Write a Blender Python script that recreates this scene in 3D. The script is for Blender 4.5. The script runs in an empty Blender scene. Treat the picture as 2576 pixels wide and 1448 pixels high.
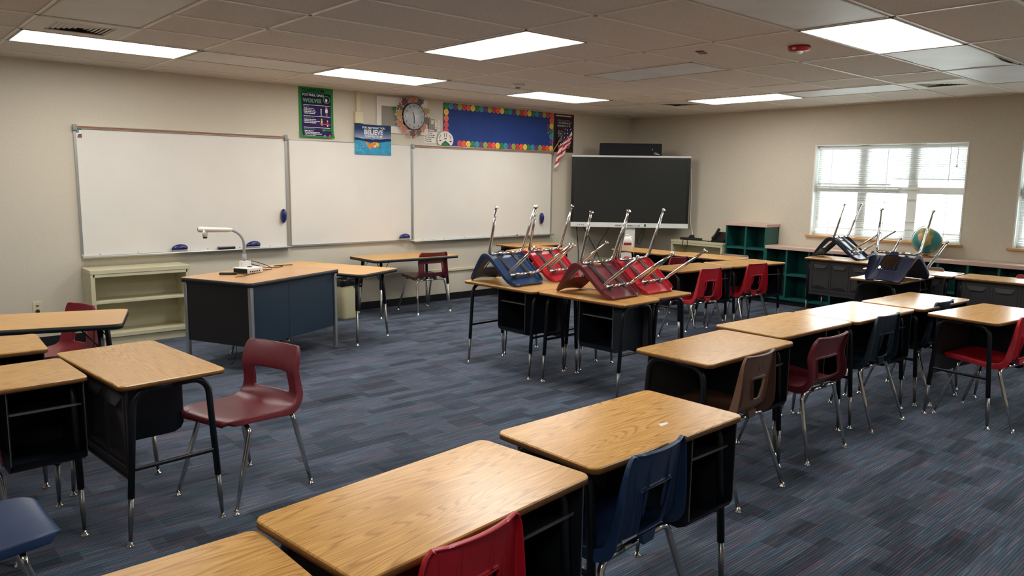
import bpy, bmesh, math, random
from mathutils import Vector, Matrix
R = math.radians
PI = math.pi
random.seed(7)
sc = bpy.context.scene
COL = sc.collection

# ------------------------------------------------------------------ materials
def s2l(c):
    return tuple(((v / 255.0) / 12.92 if v / 255.0 <= 0.04045 else ((v / 255.0 + 0.055) / 1.055) ** 2.4) for v in c)

def mat(name, rgb, rough=0.5, metal=0.0, spec=0.5, noise=0.0, nscale=40.0, bump=0.0, bscale=200.0, coat=0.0, emit=None, estr=0.0):
    m = bpy.data.materials.new(name); m.use_nodes = True
    nt = m.node_tree; b = nt.nodes['Principled BSDF']
    c = s2l(rgb)
    b.inputs['Base Color'].default_value = (*c, 1)
    b.inputs['Roughness'].default_value = rough
    b.inputs['Metallic'].default_value = metal
    b.inputs['Specular IOR Level'].default_value = spec
    b.inputs['Coat Weight'].default_value = coat
    tc = nt.nodes.new('ShaderNodeTexCoord')
    nz = nt.nodes.new('ShaderNodeTexNoise'); nz.inputs['Scale'].default_value = nscale; nz.inputs['Detail'].default_value = 4
    nt.links.new(tc.outputs['Object'], nz.inputs['Vector'])
    cr = nt.nodes.new('ShaderNodeValToRGB')
    k = max(noise, 0.015)
    cr.color_ramp.elements[0].position = 0.3; cr.color_ramp.elements[1].position = 0.7
    cr.color_ramp.elements[0].color = (*[v * (1 - k) for v in c], 1)
    cr.color_ramp.elements[1].color = (*[min(1, v * (1 + k)) for v in c], 1)
    nt.links.new(nz.outputs['Fac'], cr.inputs['Fac'])
    nt.links.new(cr.outputs['Color'], b.inputs['Base Color'])
    if bump:
        n2 = nt.nodes.new('ShaderNodeTexNoise'); n2.inputs['Scale'].default_value = bscale; n2.inputs['Detail'].default_value = 3
        nt.links.new(tc.outputs['Object'], n2.inputs['Vector'])
        bp = nt.nodes.new('ShaderNodeBump'); bp.inputs['Strength'].default_value = bump; bp.inputs['Distance'].default_value = 0.002
        nt.links.new(n2.outputs['Fac'], bp.inputs['Height']); nt.links.new(bp.outputs['Normal'], b.inputs['Normal'])
    if emit is not None:
        b.inputs['Emission Color'].default_value = (*emit, 1); b.inputs['Emission Strength'].default_value = estr
    return m

def wood(name, light, dark, rough=0.28, sx=1.3, sy=16.0, spec=0.5, contrast=1.0):
    m = bpy.data.materials.new(name); m.use_nodes = True
    nt = m.node_tree; b = nt.nodes['Principled BSDF']; N = nt.nodes.new; L = nt.links.new
    tc = N('ShaderNodeTexCoord'); oi = N('ShaderNodeObjectInfo')
    ml = N('ShaderNodeMath'); ml.operation = 'MULTIPLY'; ml.inputs[1].default_value = 37.0; L(oi.outputs['Random'], ml.inputs[0])
    cb = N('ShaderNodeCombineXYZ'); L(ml.outputs[0], cb.inputs[0]); L(ml.outputs[0], cb.inputs[1])
    ad = N('ShaderNodeVectorMath'); ad.operation = 'ADD'; L(tc.outputs['Object'], ad.inputs[0]); L(cb.outputs[0], ad.inputs[1])
    mp = N('ShaderNodeMapping'); mp.inputs['Scale'].default_value = (sx, sy, 1); L(ad.outputs[0], mp.inputs['Vector'])
    # cathedral figure: contour lines of a stretched noise
    n1 = N('ShaderNodeTexNoise'); n1.inputs['Scale'].default_value = 0.55; n1.inputs['Detail'].default_value = 1.5; n1.inputs['Distortion'].default_value = 0.15
    L(mp.outputs[0], n1.inputs['Vector'])
    m1 = N('ShaderNodeMath'); m1.operation = 'MULTIPLY'; m1.inputs[1].default_value = 34.0; L(n1.outputs['Fac'], m1.inputs[0])
    f1 = N('ShaderNodeMath'); f1.operation = 'FRACT'; L(m1.outputs[0], f1.inputs[0])
    r1 = N('ShaderNodeValToRGB')
    e = r1.color_ramp.elements; e[0].position = 0.0; e[0].color = (0, 0, 0, 1); e[1].position = 1.0; e[1].color = (0.0, 0.0, 0.0, 1)
    e.new(0.72).color = (.85, .85, .85, 1); e.new(0.2).color = (1, 1, 1, 1)
    L(f1.outputs[0], r1.inputs['Fac'])
    # fine pores
    mp2 = N('ShaderNodeMapping'); mp2.inputs['Scale'].default_value = (sx * 5, sy * 22, 1); L(ad.outputs[0], mp2.inputs['Vector'])
    n2 = N('ShaderNodeTexNoise'); n2.inputs['Scale'].default_value = 1.6; n2.inputs['Detail'].default_value = 3; L(mp2.outputs[0], n2.inputs['Vector'])
    r2 = N('ShaderNodeValToRGB'); r2.color_ramp.elements[0].position = .36; r2.color_ramp.elements[1].position = .62
    L(n2.outputs['Fac'], r2.inputs['Fac'])
    mm = N('ShaderNodeMix'); mm.data_type = 'FLOAT'; mm.inputs[0].default_value = 0.5
    L(r1.outputs['Color'], mm.inputs[2]); L(r2.outputs['Color'], mm.inputs[3])
    n3 = N('ShaderNodeTexNoise'); n3.inputs['Scale'].default_value = 2.5; n3.inputs['Detail'].default_value = 2; L(ad.outputs[0], n3.inputs['Vector'])
    mx = N('ShaderNodeMix'); mx.data_type = 'RGBA'
    mx.inputs[6].default_value = (*s2l(dark), 1); mx.inputs[7].default_value = (*s2l(light), 1)
    L(mm.outputs[0], mx.inputs[0])
    mv = N('ShaderNodeMix'); mv.data_type = 'RGBA'; mv.blend_type = 'MULTIPLY'; mv.inputs[0].default_value = 0.35
    L(mx.outputs[2], mv.inputs[6])
    r3 = N('ShaderNodeValToRGB'); r3.color_ramp.elements[0].color = (.7, .68, .66, 1); r3.color_ramp.elements[0].position = .3; r3.color_ramp.elements[1].position = .7
    L(n3.outputs['Fac'], r3.inputs['Fac']); L(r3.outputs['Color'], mv.inputs[7])
    L(mv.outputs[2], b.inputs['Base Color'])
    b.inputs['Roughness'].default_value = rough; b.inputs['Specular IOR Level'].default_value = spec
    return m

def emis(name, rgb, strength):
    m = bpy.data.materials.new(name); m.use_nodes = True
    nt = m.node_tree; nt.nodes.clear()
    o = nt.nodes.new('ShaderNodeOutputMaterial'); e = nt.nodes.new('ShaderNodeEmission')
    e.inputs['Color'].default_value = (*rgb, 1); e.inputs['Strength'].default_value = strength
    nt.links.new(e.outputs[0], o.inputs[0])
    return m

M = {}
M['wood'] = wood('oak_laminate', (232, 180, 104), (160, 108, 52), rough=.25, spec=.42)
M['wood_table'] = wood('oak_laminate_table', (228, 178, 108), (204, 150, 84), sx=1.0, sy=10)
M['wood_teacher'] = wood('oak_laminate_teacher', (214, 164, 108), (190, 138, 86), sx=1.0, sy=8)
M['wood_edge'] = mat('laminate_edge', (132, 90, 48), .45, noise=.15)
M['wood_sill'] = mat('oak_sill', (196, 150, 92), .4, noise=.1)
M['black_edge'] = mat('black_edge_band', (22, 25, 30), .5)
M['black_metal'] = mat('black_enamel', (22, 24, 29), .38, spec=.4)
M['box_metal'] = mat('charcoal_plastic', (24, 27, 34), .5, spec=.3)
M['panel_metal'] = mat('charcoal_panel', (60, 57, 58), .5, spec=.3)
M['worn_edge'] = mat('worn_bright_edge', (120, 122, 124), .4, metal=.6)
M['shelf_lip'] = mat('grey_shelf_lip', (84, 86, 90), .45)
M['chrome'] = mat('chrome', (215, 212, 206), .14, metal=1.0)
M['steel'] = mat('satin_steel', (150, 150, 148), .32, metal=1.0)
M['maroon'] = mat('maroon_plastic', (112, 42, 50), .36, noise=.05, bump=.15, bscale=500)
M['red'] = mat('red_plastic', (182, 28, 42), .36, noise=.05, bump=.15, bscale=500)
M['darkred'] = mat('dark_red_plastic', (134, 30, 46), .36, noise=.05)
M['blue'] = mat('blue_plastic', (34, 56, 92), .38, noise=.05, bump=.15, bscale=500)
M['navy'] = mat('navy_plastic', (20, 28, 48), .4, noise=.05)
M['greenblack'] = mat('blackish_teal_plastic', (26, 42, 54), .42, noise=.05)
M['black_plastic'] = mat('black_plastic', (26, 34, 60), .4, noise=.05)
M['brown'] = mat('brown_plastic', (112, 80, 62), .4, noise=.05, bump=.15, bscale=500)
M['teal'] = mat('teal_laminate', (14, 84, 78), .4, noise=.04)
M['counter'] = mat('pinkish_beige_laminate', (206, 176, 160), .35, noise=.05, nscale=150)
M['beige_metal'] = mat('beige_enamel', (200, 192, 160), .42, noise=.02)
M['navy_metal'] = mat('navy_enamel', (26, 44, 62), .42, noise=.06, nscale=6)
M['dark_metal'] = mat('black_brown_enamel', (32, 29, 28), .4)
M['white_plastic'] = mat('white_plastic', (226, 224, 218), .4)
M['grey_plastic'] = mat('grey_plastic', (150, 150, 150), .4)
M['dark'] = mat('near_black', (12, 12, 14), .5)
M['rubber'] = mat('black_rubber_cable', (20, 20, 20), .6)
M['whiteboard'] = mat('whiteboard_enamel', (224, 219, 210), .22, noise=.02, nscale=3)
M['alu'] = mat('brushed_aluminium', (190, 192, 190), .35, metal=.85)
M['cork'] = mat('brown_cork_strip', (146, 98, 70), .7, noise=.15)
M['cream'] = mat('cream_paint', (214, 204, 172), .5)
M['white_paint'] = mat('white_paint', (232, 232, 228), .5)
M['pa_white'] = mat('offwhite_panel', (222, 214, 204), .5)
M['pa_grey'] = mat('grey_grille', (140, 134, 124), .6, noise=.1, nscale=400)
M['paper'] = mat('white_paper', (232, 226, 218), .7)
M['ink'] = mat('black_ink', (40, 40, 44), .7)
M['p_purple'] = mat('poster_purple', (44, 22, 80), .6, spec=.2)
M['p_navy'] = mat('poster_navy', (20, 18, 48), .6, spec=.2)
M['p_green'] = mat('poster_green', (40, 130, 58), .6, spec=.2)
M['p_green2'] = mat('poster_grey_green', (84, 140, 108), .4)
M['p_white'] = mat('poster_white', (232, 230, 236), .4)
M['p_sky'] = mat('poster_storm_blue', (30, 56, 94), .55, spec=.2)
M['p_sky2'] = mat('poster_grey_blue', (128, 146, 166), .55, spec=.2)
M['p_wave'] = mat('poster_wave_navy', (26, 46, 96), .55, spec=.2)
M['p_water'] = mat('poster_water', (58, 150, 186), .55, spec=.2, noise=.25, nscale=14)
M['orange'] = mat('goldfish_orange', (226, 130, 44), .4, noise=.3, nscale=60)
M['skin'] = mat('print_skin', (226, 170, 120), .5)
M['print_red'] = mat('print_red', (186, 52, 52), .5)
M['print_yellow'] = mat('print_yellow', (226, 206, 72), .5)
M['print_brown'] = mat('print_brown', (120, 90, 70), .5)
M['print_jean'] = mat('print_denim', (120, 140, 170), .5)
M['bb_blue'] = mat('bulletin_blue_paper', (22, 56, 126), .75, noise=.08, nscale=6)
M['pl_black'] = mat('pledge_black', (26, 26, 36), .5)
M['pl_maroon'] = mat('pledge_border', (64, 24, 36), .5)
M['flag_red'] = mat('flag_red', (176, 22, 40), .7)
M['flag_white'] = mat('flag_white', (228, 214, 206), .7)
M['flag_blue'] = mat('flag_blue', (26, 28, 64), .7)
M['screen'] = mat('dark_screen_glass', (44, 47, 45), .22, spec=.4)
M['tv_black'] = mat('tv_bezel', (16, 17, 22), .3)
M['soundbar'] = mat('black_cloth', (10, 12, 22), .8)
M['trash_cream'] = mat('cream_bin_plastic', (208, 200, 160), .5, noise=.03)
M['bag_black'] = mat('black_bin_bag', (14, 14, 16), .3)
M['yellow'] = mat('yellow_plastic', (228, 214, 40), .45, noise=.06)
M['eraser_blue'] = mat('eraser_blue', (24, 30, 96), .3)
M['globe_base'] = mat('globe_base_brown', (150, 110, 64), .4)
M['label_red'] = mat('label_red', (150, 40, 34), .5)
M['alarm_red'] = mat('alarm_red', (176, 30, 36), .4)
M['diffuser_off'] = mat('unlit_diffuser', (216, 213, 206), .5, noise=.05, nscale=3)
M['diffuser_blue'] = mat('unlit_diffuser_cool', (226, 232, 235), .45, noise=.06, nscale=3)
M['tee'] = mat('ceiling_tee', (238, 232, 222), .45)
M['vent'] = mat('vent_enamel', (214, 206, 192), .5)
M['black_base'] = mat('black_cove_base', (16, 17, 20), .5)
M['blind'] = mat('white_slat', (226, 228, 226), .45)
M['lamp_frame'] = mat('fixture_frame', (200, 192, 178), .5)
M['lit'] = emis('lit_diffuser', (1.0, .985, .95), 7.5)
M['lit_warm'] = emis('lit_tube_yellow', (1.0, .86, .55), 6.0)
M['leaf_a'] = mat('leaf_maroon', (110, 58, 50), .6, noise=.2)
M['leaf_b'] = mat('leaf_gold', (176, 140, 72), .6, noise=.3, nscale=90)
M['leaf_c'] = mat('leaf_rust', (186, 116, 82), .6, noise=.3, nscale=90)
M['leaf_d'] = mat('leaf_brown', (112, 84, 64), .6, noise=.3, nscale=90)
M['clock_face'] = mat('clock_face', (196, 200, 204), .25)
M['concrete'] = mat('outdoor_concrete', (196, 192, 184), .8)
SM = {'r': (214, 46, 62), 'o': (236, 96, 46), 'y': (240, 206, 56), 'g': (44, 128, 72), 't': (48, 148, 168), 'p': (112, 52, 124), 'l': (138, 176, 60)}
for k, v in SM.items():
    M['sm_' + k] = mat('smiley_' + k, v, .5)

def carpet():
    m = bpy.data.materials.new('carpet_tiles'); m.use_nodes = True
    nt = m.node_tree; b = nt.nodes['Principled BSDF']; N = nt.nodes.new; L = nt.links.new
    tc = N('ShaderNodeTexCoord')
    def noise(scale, vec, detail=3, nscale=1.0):
        mp = N('ShaderNodeMapping'); mp.inputs['Scale'].default_value = scale; L(vec, mp.inputs['Vector'])
        n = N('ShaderNodeTexNoise'); n.inputs['Scale'].default_value = nscale; n.inputs['Detail'].default_value = detail
        L(mp.outputs[0], n.inputs['Vector']); return n.outputs['Fac'], mp
    P = tc.outputs['Object']
    streak, _ = noise((4.5, 110, 1), P, 4)
    streak2, mp2 = noise((2.6, 60, 1), P, 3); mp2.inputs['Location'].default_value = (7, 3, 0)
    fuzz, _ = noise((300, 300, 300), P, 2)
    # rectangular darker and lighter blocks
    sep = N('ShaderNodeSeparateXYZ'); L(P, sep.inputs[0])
    def math_(op, a, bb=None):
        n = N('ShaderNodeMath'); n.operation = op
        for i, v in enumerate((a, bb)):
            if v is None: continue
            if isinstance(v, (int, float)): n.inputs[i].default_value = v
            else: L(v, n.inputs[i])
        return n.outputs[0]
    def blocks(w, h):
        row = math_('FLOOR', math_('DIVIDE', sep.outputs[1], h))
        wn = N('ShaderNodeTexWhiteNoise'); wn.noise_dimensions = '1D'; L(row, wn.inputs['W'])
        cx = math_('FLOOR', math_('ADD', math_('DIVIDE', sep.outputs[0], w), math_('MULTIPLY', wn.outputs['Value'], 9.0)))
        cb = N('ShaderNodeCombineXYZ'); L(cx, cb.inputs[0]); L(row, cb.inputs[1])
        w2 = N('ShaderNodeTexWhiteNoise'); w2.noise_dimensions = '2D'; L(cb.outputs[0], w2.inputs['Vector'])
        return w2.outputs['Value']
    b1 = blocks(.36, .085); b2 = blocks(.22, .16); b3 = blocks(.5, .25)
    r = N('ShaderNodeValToRGB'); e = r.color_ramp.elements
    e[0].position = .25; e[0].color = (*s2l((48, 55, 68)), 1); e[1].position = .75; e[1].color = (*s2l((146, 154, 168)), 1)
    e.new(.45).color = (*s2l((74, 86, 104)), 1); e.new(.6).color = (*s2l((104, 115, 129)), 1)
    L(streak, r.inputs['Fac'])
    # reddish and teal threads
    rr = N('ShaderNodeValToRGB'); e = rr.color_ramp.elements
    e[0].position = .36; e[0].color = (*s2l((134, 104, 112)), 1); e[1].position = .66; e[1].color = (*s2l((72, 114, 130)), 1)
    e.new(.5).color = (*s2l((90, 98, 114)), 1)
    L(streak2, rr.inputs['Fac'])
    mx = N('ShaderNodeMix'); mx.data_type = 'RGBA'; mx.inputs[0].default_value = .42
    L(r.outputs['Color'], mx.inputs[6]); L(rr.outputs['Color'], mx.inputs[7])
    wv = math_('ADD', math_('MULTIPLY', math_('SINE', math_('MULTIPLY', sep.outputs[1], 2 * PI / .0125)), .5), .5)
    def ramp(v, lo, hi, c0, c1):
        q = N('ShaderNodeValToRGB'); q.color_ramp.elements[0].position = lo; q.color_ramp.elements[1].position = hi
        q.color_ramp.elements[0].color = (c0, c0, c0, 1); q.color_ramp.elements[1].color = (c1, c1, c1, 1); L(v, q.inputs['Fac']); return q.outputs['Color']
    out = mx.outputs[2]
    for v, lo, hi, c0, c1, f in ((b1, .05, .5, .5, 1.0, .85), (b2, .04, .3, .55, 1.0, .75), (b3, 0, 1, .86, 1.08, 1), (fuzz, .3, .7, .6, 1.3, .9), (wv, 0, 1, .68, 1.12, 1)):
        q = N('ShaderNodeMix'); q.data_type = 'RGBA'; q.blend_type = 'MULTIPLY'; q.inputs[0].default_value = f
        L(out, q.inputs[6]); L(ramp(v, lo, hi, c0, c1), q.inputs[7]); out = q.outputs[2]
    L(out, b.inputs['Base Color'])
    b.inputs['Roughness'].default_value = .95; b.inputs['Specular IOR Level'].default_value = .15
    bp = N('ShaderNodeBump'); bp.inputs['Strength'].default_value = .5; bp.inputs['Distance'].default_value = .004
    rib, _ = noise((6, 160, 1), P, 1); L(rib, bp.inputs['Height']); L(bp.outputs[0], b.inputs['Normal'])
    return m
M['carpet'] = carpet()

def wallmat():
    m = mat('vinyl_wallcovering', (205, 196, 178), .75, spec=.25, noise=.10, nscale=140, bump=.35, bscale=160)
    return m
M['wall'] = wallmat()
M['ceil'] = mat('acoustic_tile', (222, 215, 206), .95, spec=.1, noise=.16, nscale=130, bump=.5, bscale=260)

def globe_mat():
    m = bpy.data.materials.new('globe_map'); m.use_nodes = True
    nt = m.node_tree; b = nt.nodes['Principled BSDF']; N = nt.nodes.new; L = nt.links.new
    tc = N('ShaderNodeTexCoord')
    n = N('ShaderNodeTexNoise'); n.inputs['Scale'].default_value = 5.5; n.inputs['Detail'].default_value = 6; L(tc.outputs['Object'], n.inputs['Vector'])
    n2 = N('ShaderNodeTexVoronoi'); n2.inputs['Scale'].default_value = 16; L(tc.outputs['Object'], n2.inputs['Vector'])
    r2 = N('ShaderNodeValToRGB'); e = r2.color_ramp.elements
    e[0].color = (*s2l((196, 160, 80)), 1); e[1].color = (*s2l((190, 110, 80)), 1); e.new(.35).color = (*s2l((120, 150, 80)), 1); e.new(.7).color = (*s2l((208, 178, 120)), 1)
    sp = N('ShaderNodeSeparateColor'); L(n2.outputs['Color'], sp.inputs[0]); L(sp.outputs[0], r2.inputs['Fac'])
    r1 = N('ShaderNodeValToRGB'); r1.color_ramp.elements[0].position = .45; r1.color_ramp.elements[1].position = .48; L(n.outputs['Fac'], r1.inputs['Fac'])
    mx = N('ShaderNodeMix'); mx.data_type = 'RGBA'; mx.inputs[6].default_value = (*s2l((58, 140, 140)), 1)
    L(r1.outputs['Color'], mx.inputs[0]); L(r2.outputs['Color'], mx.inputs[7]); L(mx.outputs[2], b.inputs['Base Color'])
    b.inputs['Roughness'].default_value = .3
    return m
M['globe'] = globe_mat()

def glass_mat():
    m = bpy.data.materials.new('window_glass'); m.use_nodes = True
    nt = m.node_tree; nt.nodes.clear(); N = nt.nodes.new; L = nt.links.new
    o = N('ShaderNodeOutputMaterial'); t = N('ShaderNodeBsdfTransparent'); g = N('ShaderNodeBsdfGlossy'); g.inputs['Roughness'].default_value = .02
    f = N('ShaderNodeFresnel'); f.inputs['IOR'].default_value = 1.45; mx = N('ShaderNodeMixShader')
    t.inputs['Color'].default_value = (.93, .97, .97, 1)
    L(f.outputs[0], mx.inputs[0]); L(t.outputs[0], mx.inputs[1]); L(g.outputs[0], mx.inputs[2]); L(mx.outputs[0], o.inputs[0])
    return m
M['glass'] = glass_mat()
def bag_mat():
    m = bpy.data.materials.new('clear_bag'); m.use_nodes = True
    nt = m.node_tree; nt.nodes.clear(); N = nt.nodes.new; L = nt.links.new
    o = N('ShaderNodeOutputMaterial'); t = N('ShaderNodeBsdfTransparent'); g = N('ShaderNodeBsdfPrincipled'); mx = N('ShaderNodeMixShader')
    g.inputs['Base Color'].default_value = (.45, .5, .4, 1); g.inputs['Roughness'].default_value = .25; mx.inputs[0].default_value = .12
    L(t.outputs[0], mx.inputs[1]); L(g.outputs[0], mx.inputs[2]); L(mx.outputs[0], o.inputs[0])
    return m
M['bag_clear'] = bag_mat()

# ------------------------------------------------------------------ mesh builder
class MB:
    def __init__(self):
        self.bm = bmesh.new(); self.mats = []; self.mi = 0
    def use(self, key):
        if key not in self.mats: self.mats.append(key)
        self.mi = self.mats.index(key); return self
    def _f(self, vs, smooth=False):
        try:
            f = self.bm.faces.new(vs)
        except ValueError:
            return None
        f.material_index = self.mi; f.smooth = smooth
        return f
    def box(self, x0, x1, y0, y1, z0, z1, bevel=0.0, seg=2):
        r = bmesh.ops.create_cube(self.bm, size=1.0)
        vs = r['verts']
        bmesh.ops.scale(self.bm, vec=(x1 - x0, y1 - y0, z1 - z0), verts=vs)
        bmesh.ops.translate(self.bm, vec=((x0 + x1) / 2, (y0 + y1) / 2, (z0 + z1) / 2), verts=vs)
        fs = set(f for v in vs for f in v.link_faces)
        for f in fs: f.material_index = self.mi
        if bevel:
            es = set(e for v in vs for e in v.link_edges)
            rr = bmesh.ops.bevel(self.bm, geom=list(es), offset=bevel, segments=seg, affect='EDGES', profile=.5)
            for f in rr['faces']: f.material_index = self.mi; f.smooth = True
        return self
    def prism(self, pts, z0, z1, smooth_side=False):
        b = [self.bm.verts.new((x, y, z0)) for x, y in pts]
        t = [self.bm.verts.new((x, y, z1)) for x, y in pts]
        self._f(list(reversed(b))); self._f(t)
        n = len(pts)
        for i in range(n):
            self._f([b[i], b[(i + 1) % n], t[(i + 1) % n], t[i]], smooth_side)
        return self
    def prism_axis(self, pts, a0, a1, axis):
        """profile pts in the plane normal to axis, extruded from a0 to a1"""
        def P(p, a):
            return (a, p[0], p[1]) if axis == 'x' else (p[0], a, p[1])
        b = [self.bm.verts.new(P(p, a0)) for p in pts]; t = [self.bm.verts.new(P(p, a1)) for p in pts]
        self._f(b); self._f(list(reversed(t)))
        n = len(pts)
        for i in range(n):
            self._f([b[(i + 1) % n], b[i], t[i], t[(i + 1) % n]])
        return self
    def tube(self, pts, rad, seg=10, caps=True):
        pts = [Vector(p) for p in pts]
        if not isinstance(rad, (list, tuple)): rad = [rad] * len(pts)
        rings = []; up = None
        for i, p in enumerate(pts):
            if i == 0: t = pts[1] - p
            elif i == len(pts) - 1: t = p - pts[i - 1]
            else: t = (pts[i + 1] - p).normalized() + (p - pts[i - 1]).normalized()
            t.normalize()
            if up is None:
                up = Vector((0, 0, 1)) if abs(t.z) < .9 else Vector((1, 0, 0))
            a = up - t * up.dot(t)
            if a.length < 1e-6: a = Vector((0, 1, 0)) - t * t.y
            a.normalize(); up = a; bb = t.cross(a)
            rings.append([self.bm.verts.new(p + (a * math.cos(2 * PI * k / seg) + bb * math.sin(2 * PI * k / seg)) * rad[i]) for k in range(seg)])
        for i in range(len(rings) - 1):
            for k in range(seg):
                self._f([rings[i][k], rings[i][(k + 1) % seg], rings[i + 1][(k + 1) % seg], rings[i + 1][k]], True)
        if caps:
            self._f(list(reversed(rings[0]))); self._f(rings[-1])
        return self
    def lathe(self, prof, seg=20, c=(0, 0, 0), cap=True):
        rings = []
        for r, z in prof:
            if r < 1e-5: rings.append([self.bm.verts.new((c[0], c[1], c[2] + z))])
            else: rings.append([self.bm.verts.new((c[0] + r * math.cos(2 * PI * k / seg), c[1] + r * math.sin(2 * PI * k / seg), c[2] + z)) for k in range(seg)])
        for a, b in zip(rings, rings[1:]):
            for k in range(seg):
                q = [a[k % len(a)], a[(k + 1) % len(a)], b[(k + 1) % len(b)], b[k % len(b)]]
                u = []
                for v in q:
                    if v not in u: u.append(v)
                if len(u) > 2: self._f(u, True)
        if cap:
            if len(rings[0]) > 1: self._f(list(reversed(rings[0])))
            if len(rings[-1]) > 1: self._f(rings[-1])
        return self
    def poly(self, pts, z=0.0):
        return self._f([self.bm.verts.new((x, y, z)) for x, y in pts])
    def poly3(self, pts):
        return self._f([self.bm.verts.new(p) for p in pts])
    def disc(self, cx, cy, r, z, n=20, ry=None):
        self.poly([(cx + r * math.cos(2 * PI * k / n), cy + (ry or r) * math.sin(2 * PI * k / n)) for k in range(n)], z); return self
    def sphere(self, c, r, seg=24, rings=14, sz=1.0):
        return self.lathe([(r * math.sin(PI * i / rings), -r * sz * math.cos(PI * i / rings)) for i in range(rings + 1)], seg, c, False)
    def text(self, body, size, x, y, z, align='LEFT', bold=0.0):
        cu = bpy.data.curves.new('tmp', 'FONT'); cu.body = body; cu.size = size; cu.align_x = align; cu.extrude = .0006
        cu.offset = bold; cu.resolution_u = 2
        o = bpy.data.objects.new('tmp', cu); COL.objects.link(o)
        dg = bpy.context.evaluated_depsgraph_get()
        me = bpy.data.meshes.new_from_object(o.evaluated_get(dg))
        me.transform(Matrix.Translation((x, y, z)))
        n0 = len(self.bm.faces); self.bm.from_mesh(me); self.bm.faces.ensure_lookup_table()
        for f in self.bm.faces[n0:]: f.material_index = self.mi
        bpy.data.meshes.remove(me); bpy.data.objects.remove(o); bpy.data.curves.remove(cu)
        return self
    def move(self, v):
        bmesh.ops.translate(self.bm, vec=v, verts=self.bm.verts); return self
    def rot(self, ang, axis='Z', cent=(0, 0, 0)):
        bmesh.ops.rotate(self.bm, cent=cent, matrix=Matrix.Rotation(ang, 3, axis), verts=self.bm.verts); return self
    def build(self, name, key=None, parent=None, normals=True):
        me = bpy.data.meshes.new(name)
        if normals: bmesh.ops.recalc_face_normals(self.bm, faces=self.bm.faces)
        self.bm.to_mesh(me); self.bm.free()
        ks = self.mats if self.mats else [key]
        for k in ks: me.materials.append(M[k])
        o = bpy.data.objects.new(name, me); COL.objects.link(o)
        if parent is not None: o.parent = parent
        return o

def tag(o, label, cat, group=None, kind=None):
    o['label'] = label; o['category'] = cat
    if group: o['group'] = group
    if kind: o['kind'] = kind
    return o
def empty(name, loc=(0, 0, 0), rz=0.0, rot=None):
    o = bpy.data.objects.new(name, None); COL.objects.link(o); o.empty_display_size = .1
    o.location = loc; o.rotation_euler = rot if rot else (0, 0, rz)
    return o
def thing(name, label, cat, loc=(0, 0, 0), rz=0.0, group=None, rot=None):
    return tag(empty(name, loc, rz, rot), label, cat, group)
def struct(o):
    o['kind'] = 'structure'; return o
def copy_tree(o, parent=None):
    c = o.copy(); COL.objects.link(c)
    if parent is not None: c.parent = parent
    for ch in list(o.children): copy_tree(ch, c)
    return c
def rrect(x0, x1, y0, y1, r, n=5):
    p = []
    for cx, cy, a in ((x1 - r, y1 - r, 0), (x0 + r, y1 - r, 90), (x0 + r, y0 + r, 180), (x1 - r, y0 + r, 270)):
        for k in range(n + 1):
            t = R(a + 90.0 * k / n); p.append((cx + r * math.cos(t), cy + r * math.sin(t)))
    return p

# ------------------------------------------------------------------ camera
CAMP = (-3.4631, -7.8223, 1.5603); F = 1905.8; YAW, PIT, ROL = .8444, -.1423, .0149
cam = bpy.data.cameras.new('camera'); co = bpy.data.objects.new('camera', cam); COL.objects.link(co)
f = Vector((math.cos(PIT) * math.cos(YAW), math.cos(PIT) * math.sin(YAW), math.sin(PIT)))
ri = Vector((math.sin(YAW), -math.cos(YAW), 0)); up = ri.cross(f)
c_, s_ = math.cos(ROL), math.sin(ROL)
r2 = c_ * ri + s_ * up; u2 = -s_ * ri + c_ * up
mw = Matrix(((r2.x, u2.x, -f.x, CAMP[0]), (r2.y, u2.y, -f.y, CAMP[1]), (r2.z, u2.z, -f.z, CAMP[2]), (0, 0, 0, 1)))
co.matrix_world = mw
cam.sensor_width = 36.0; cam.sensor_fit = 'HORIZONTAL'; cam.lens = 36.0 * F / 2576.0
cam.clip_start = .05; cam.clip_end = 200
sc.camera = co

# ------------------------------------------------------------------ room shell
H = 2.5325; XW = 5.9407; XL = -6.6; YB = -10.4; ROW0 = .367; T2 = .6096; T4 = 1.2192
def rowy(j): return -(ROW0 + T2 * j / 2.0)      # j in feet

struct(MB().box(XL - .2, XW + .2, YB - .2, .2, -.12, 0).build('floor', 'carpet'))
struct(MB().box(XL - .2, XW + .2, YB - .2, .2, H, H + .12).build('ceiling', 'ceil'))
struct(MB().box(XL - .2, XW + .2, 0, .15, -.05, H + .05).build('wall_left', 'wall'))
struct(MB().box(XL - .2, XW + .2, YB - .15, YB, -.05, H + .05).build('wall_back', 'wall'))
struct(MB().box(XL - .15, XL, YB, 0, -.05, H + .05).build('wall_side', 'wall'))
WIN = [(-4.80, -3.03), (-7.08, -5.31), (-9.36, -7.59)]; WZ0, WZ1 = .905, 2.042
w = MB()
ys = [0.0]
for a, b in WIN: ys += [b, a]
ys.append(YB)
for i in range(0, len(ys), 2): w.box(XW, XW + .16, ys[i + 1], ys[i], -.05, H + .05)
for a, b in WIN:
    w.box(XW, XW + .16, a, b, -.05, WZ0); w.box(XW, XW + .16, a, b, WZ1, H + .05)
struct(w.build('wall_right', 'wall'))
struct(MB().box(XL, XW, -.008, 0, 0, .09).build('baseboard_left', 'black_base'))
struct(MB().box(XW - .008, XW, YB, 0, 0, .09).build('baseboard_right', 'black_base'))
struct(MB().box(XL, XW, YB, YB + .008, 0, .09).build('baseboard_back', 'black_base'))
struct(MB().box(XL, XL + .008, YB, 0, 0, .09).build('baseboard_side', 'black_base'))
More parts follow.
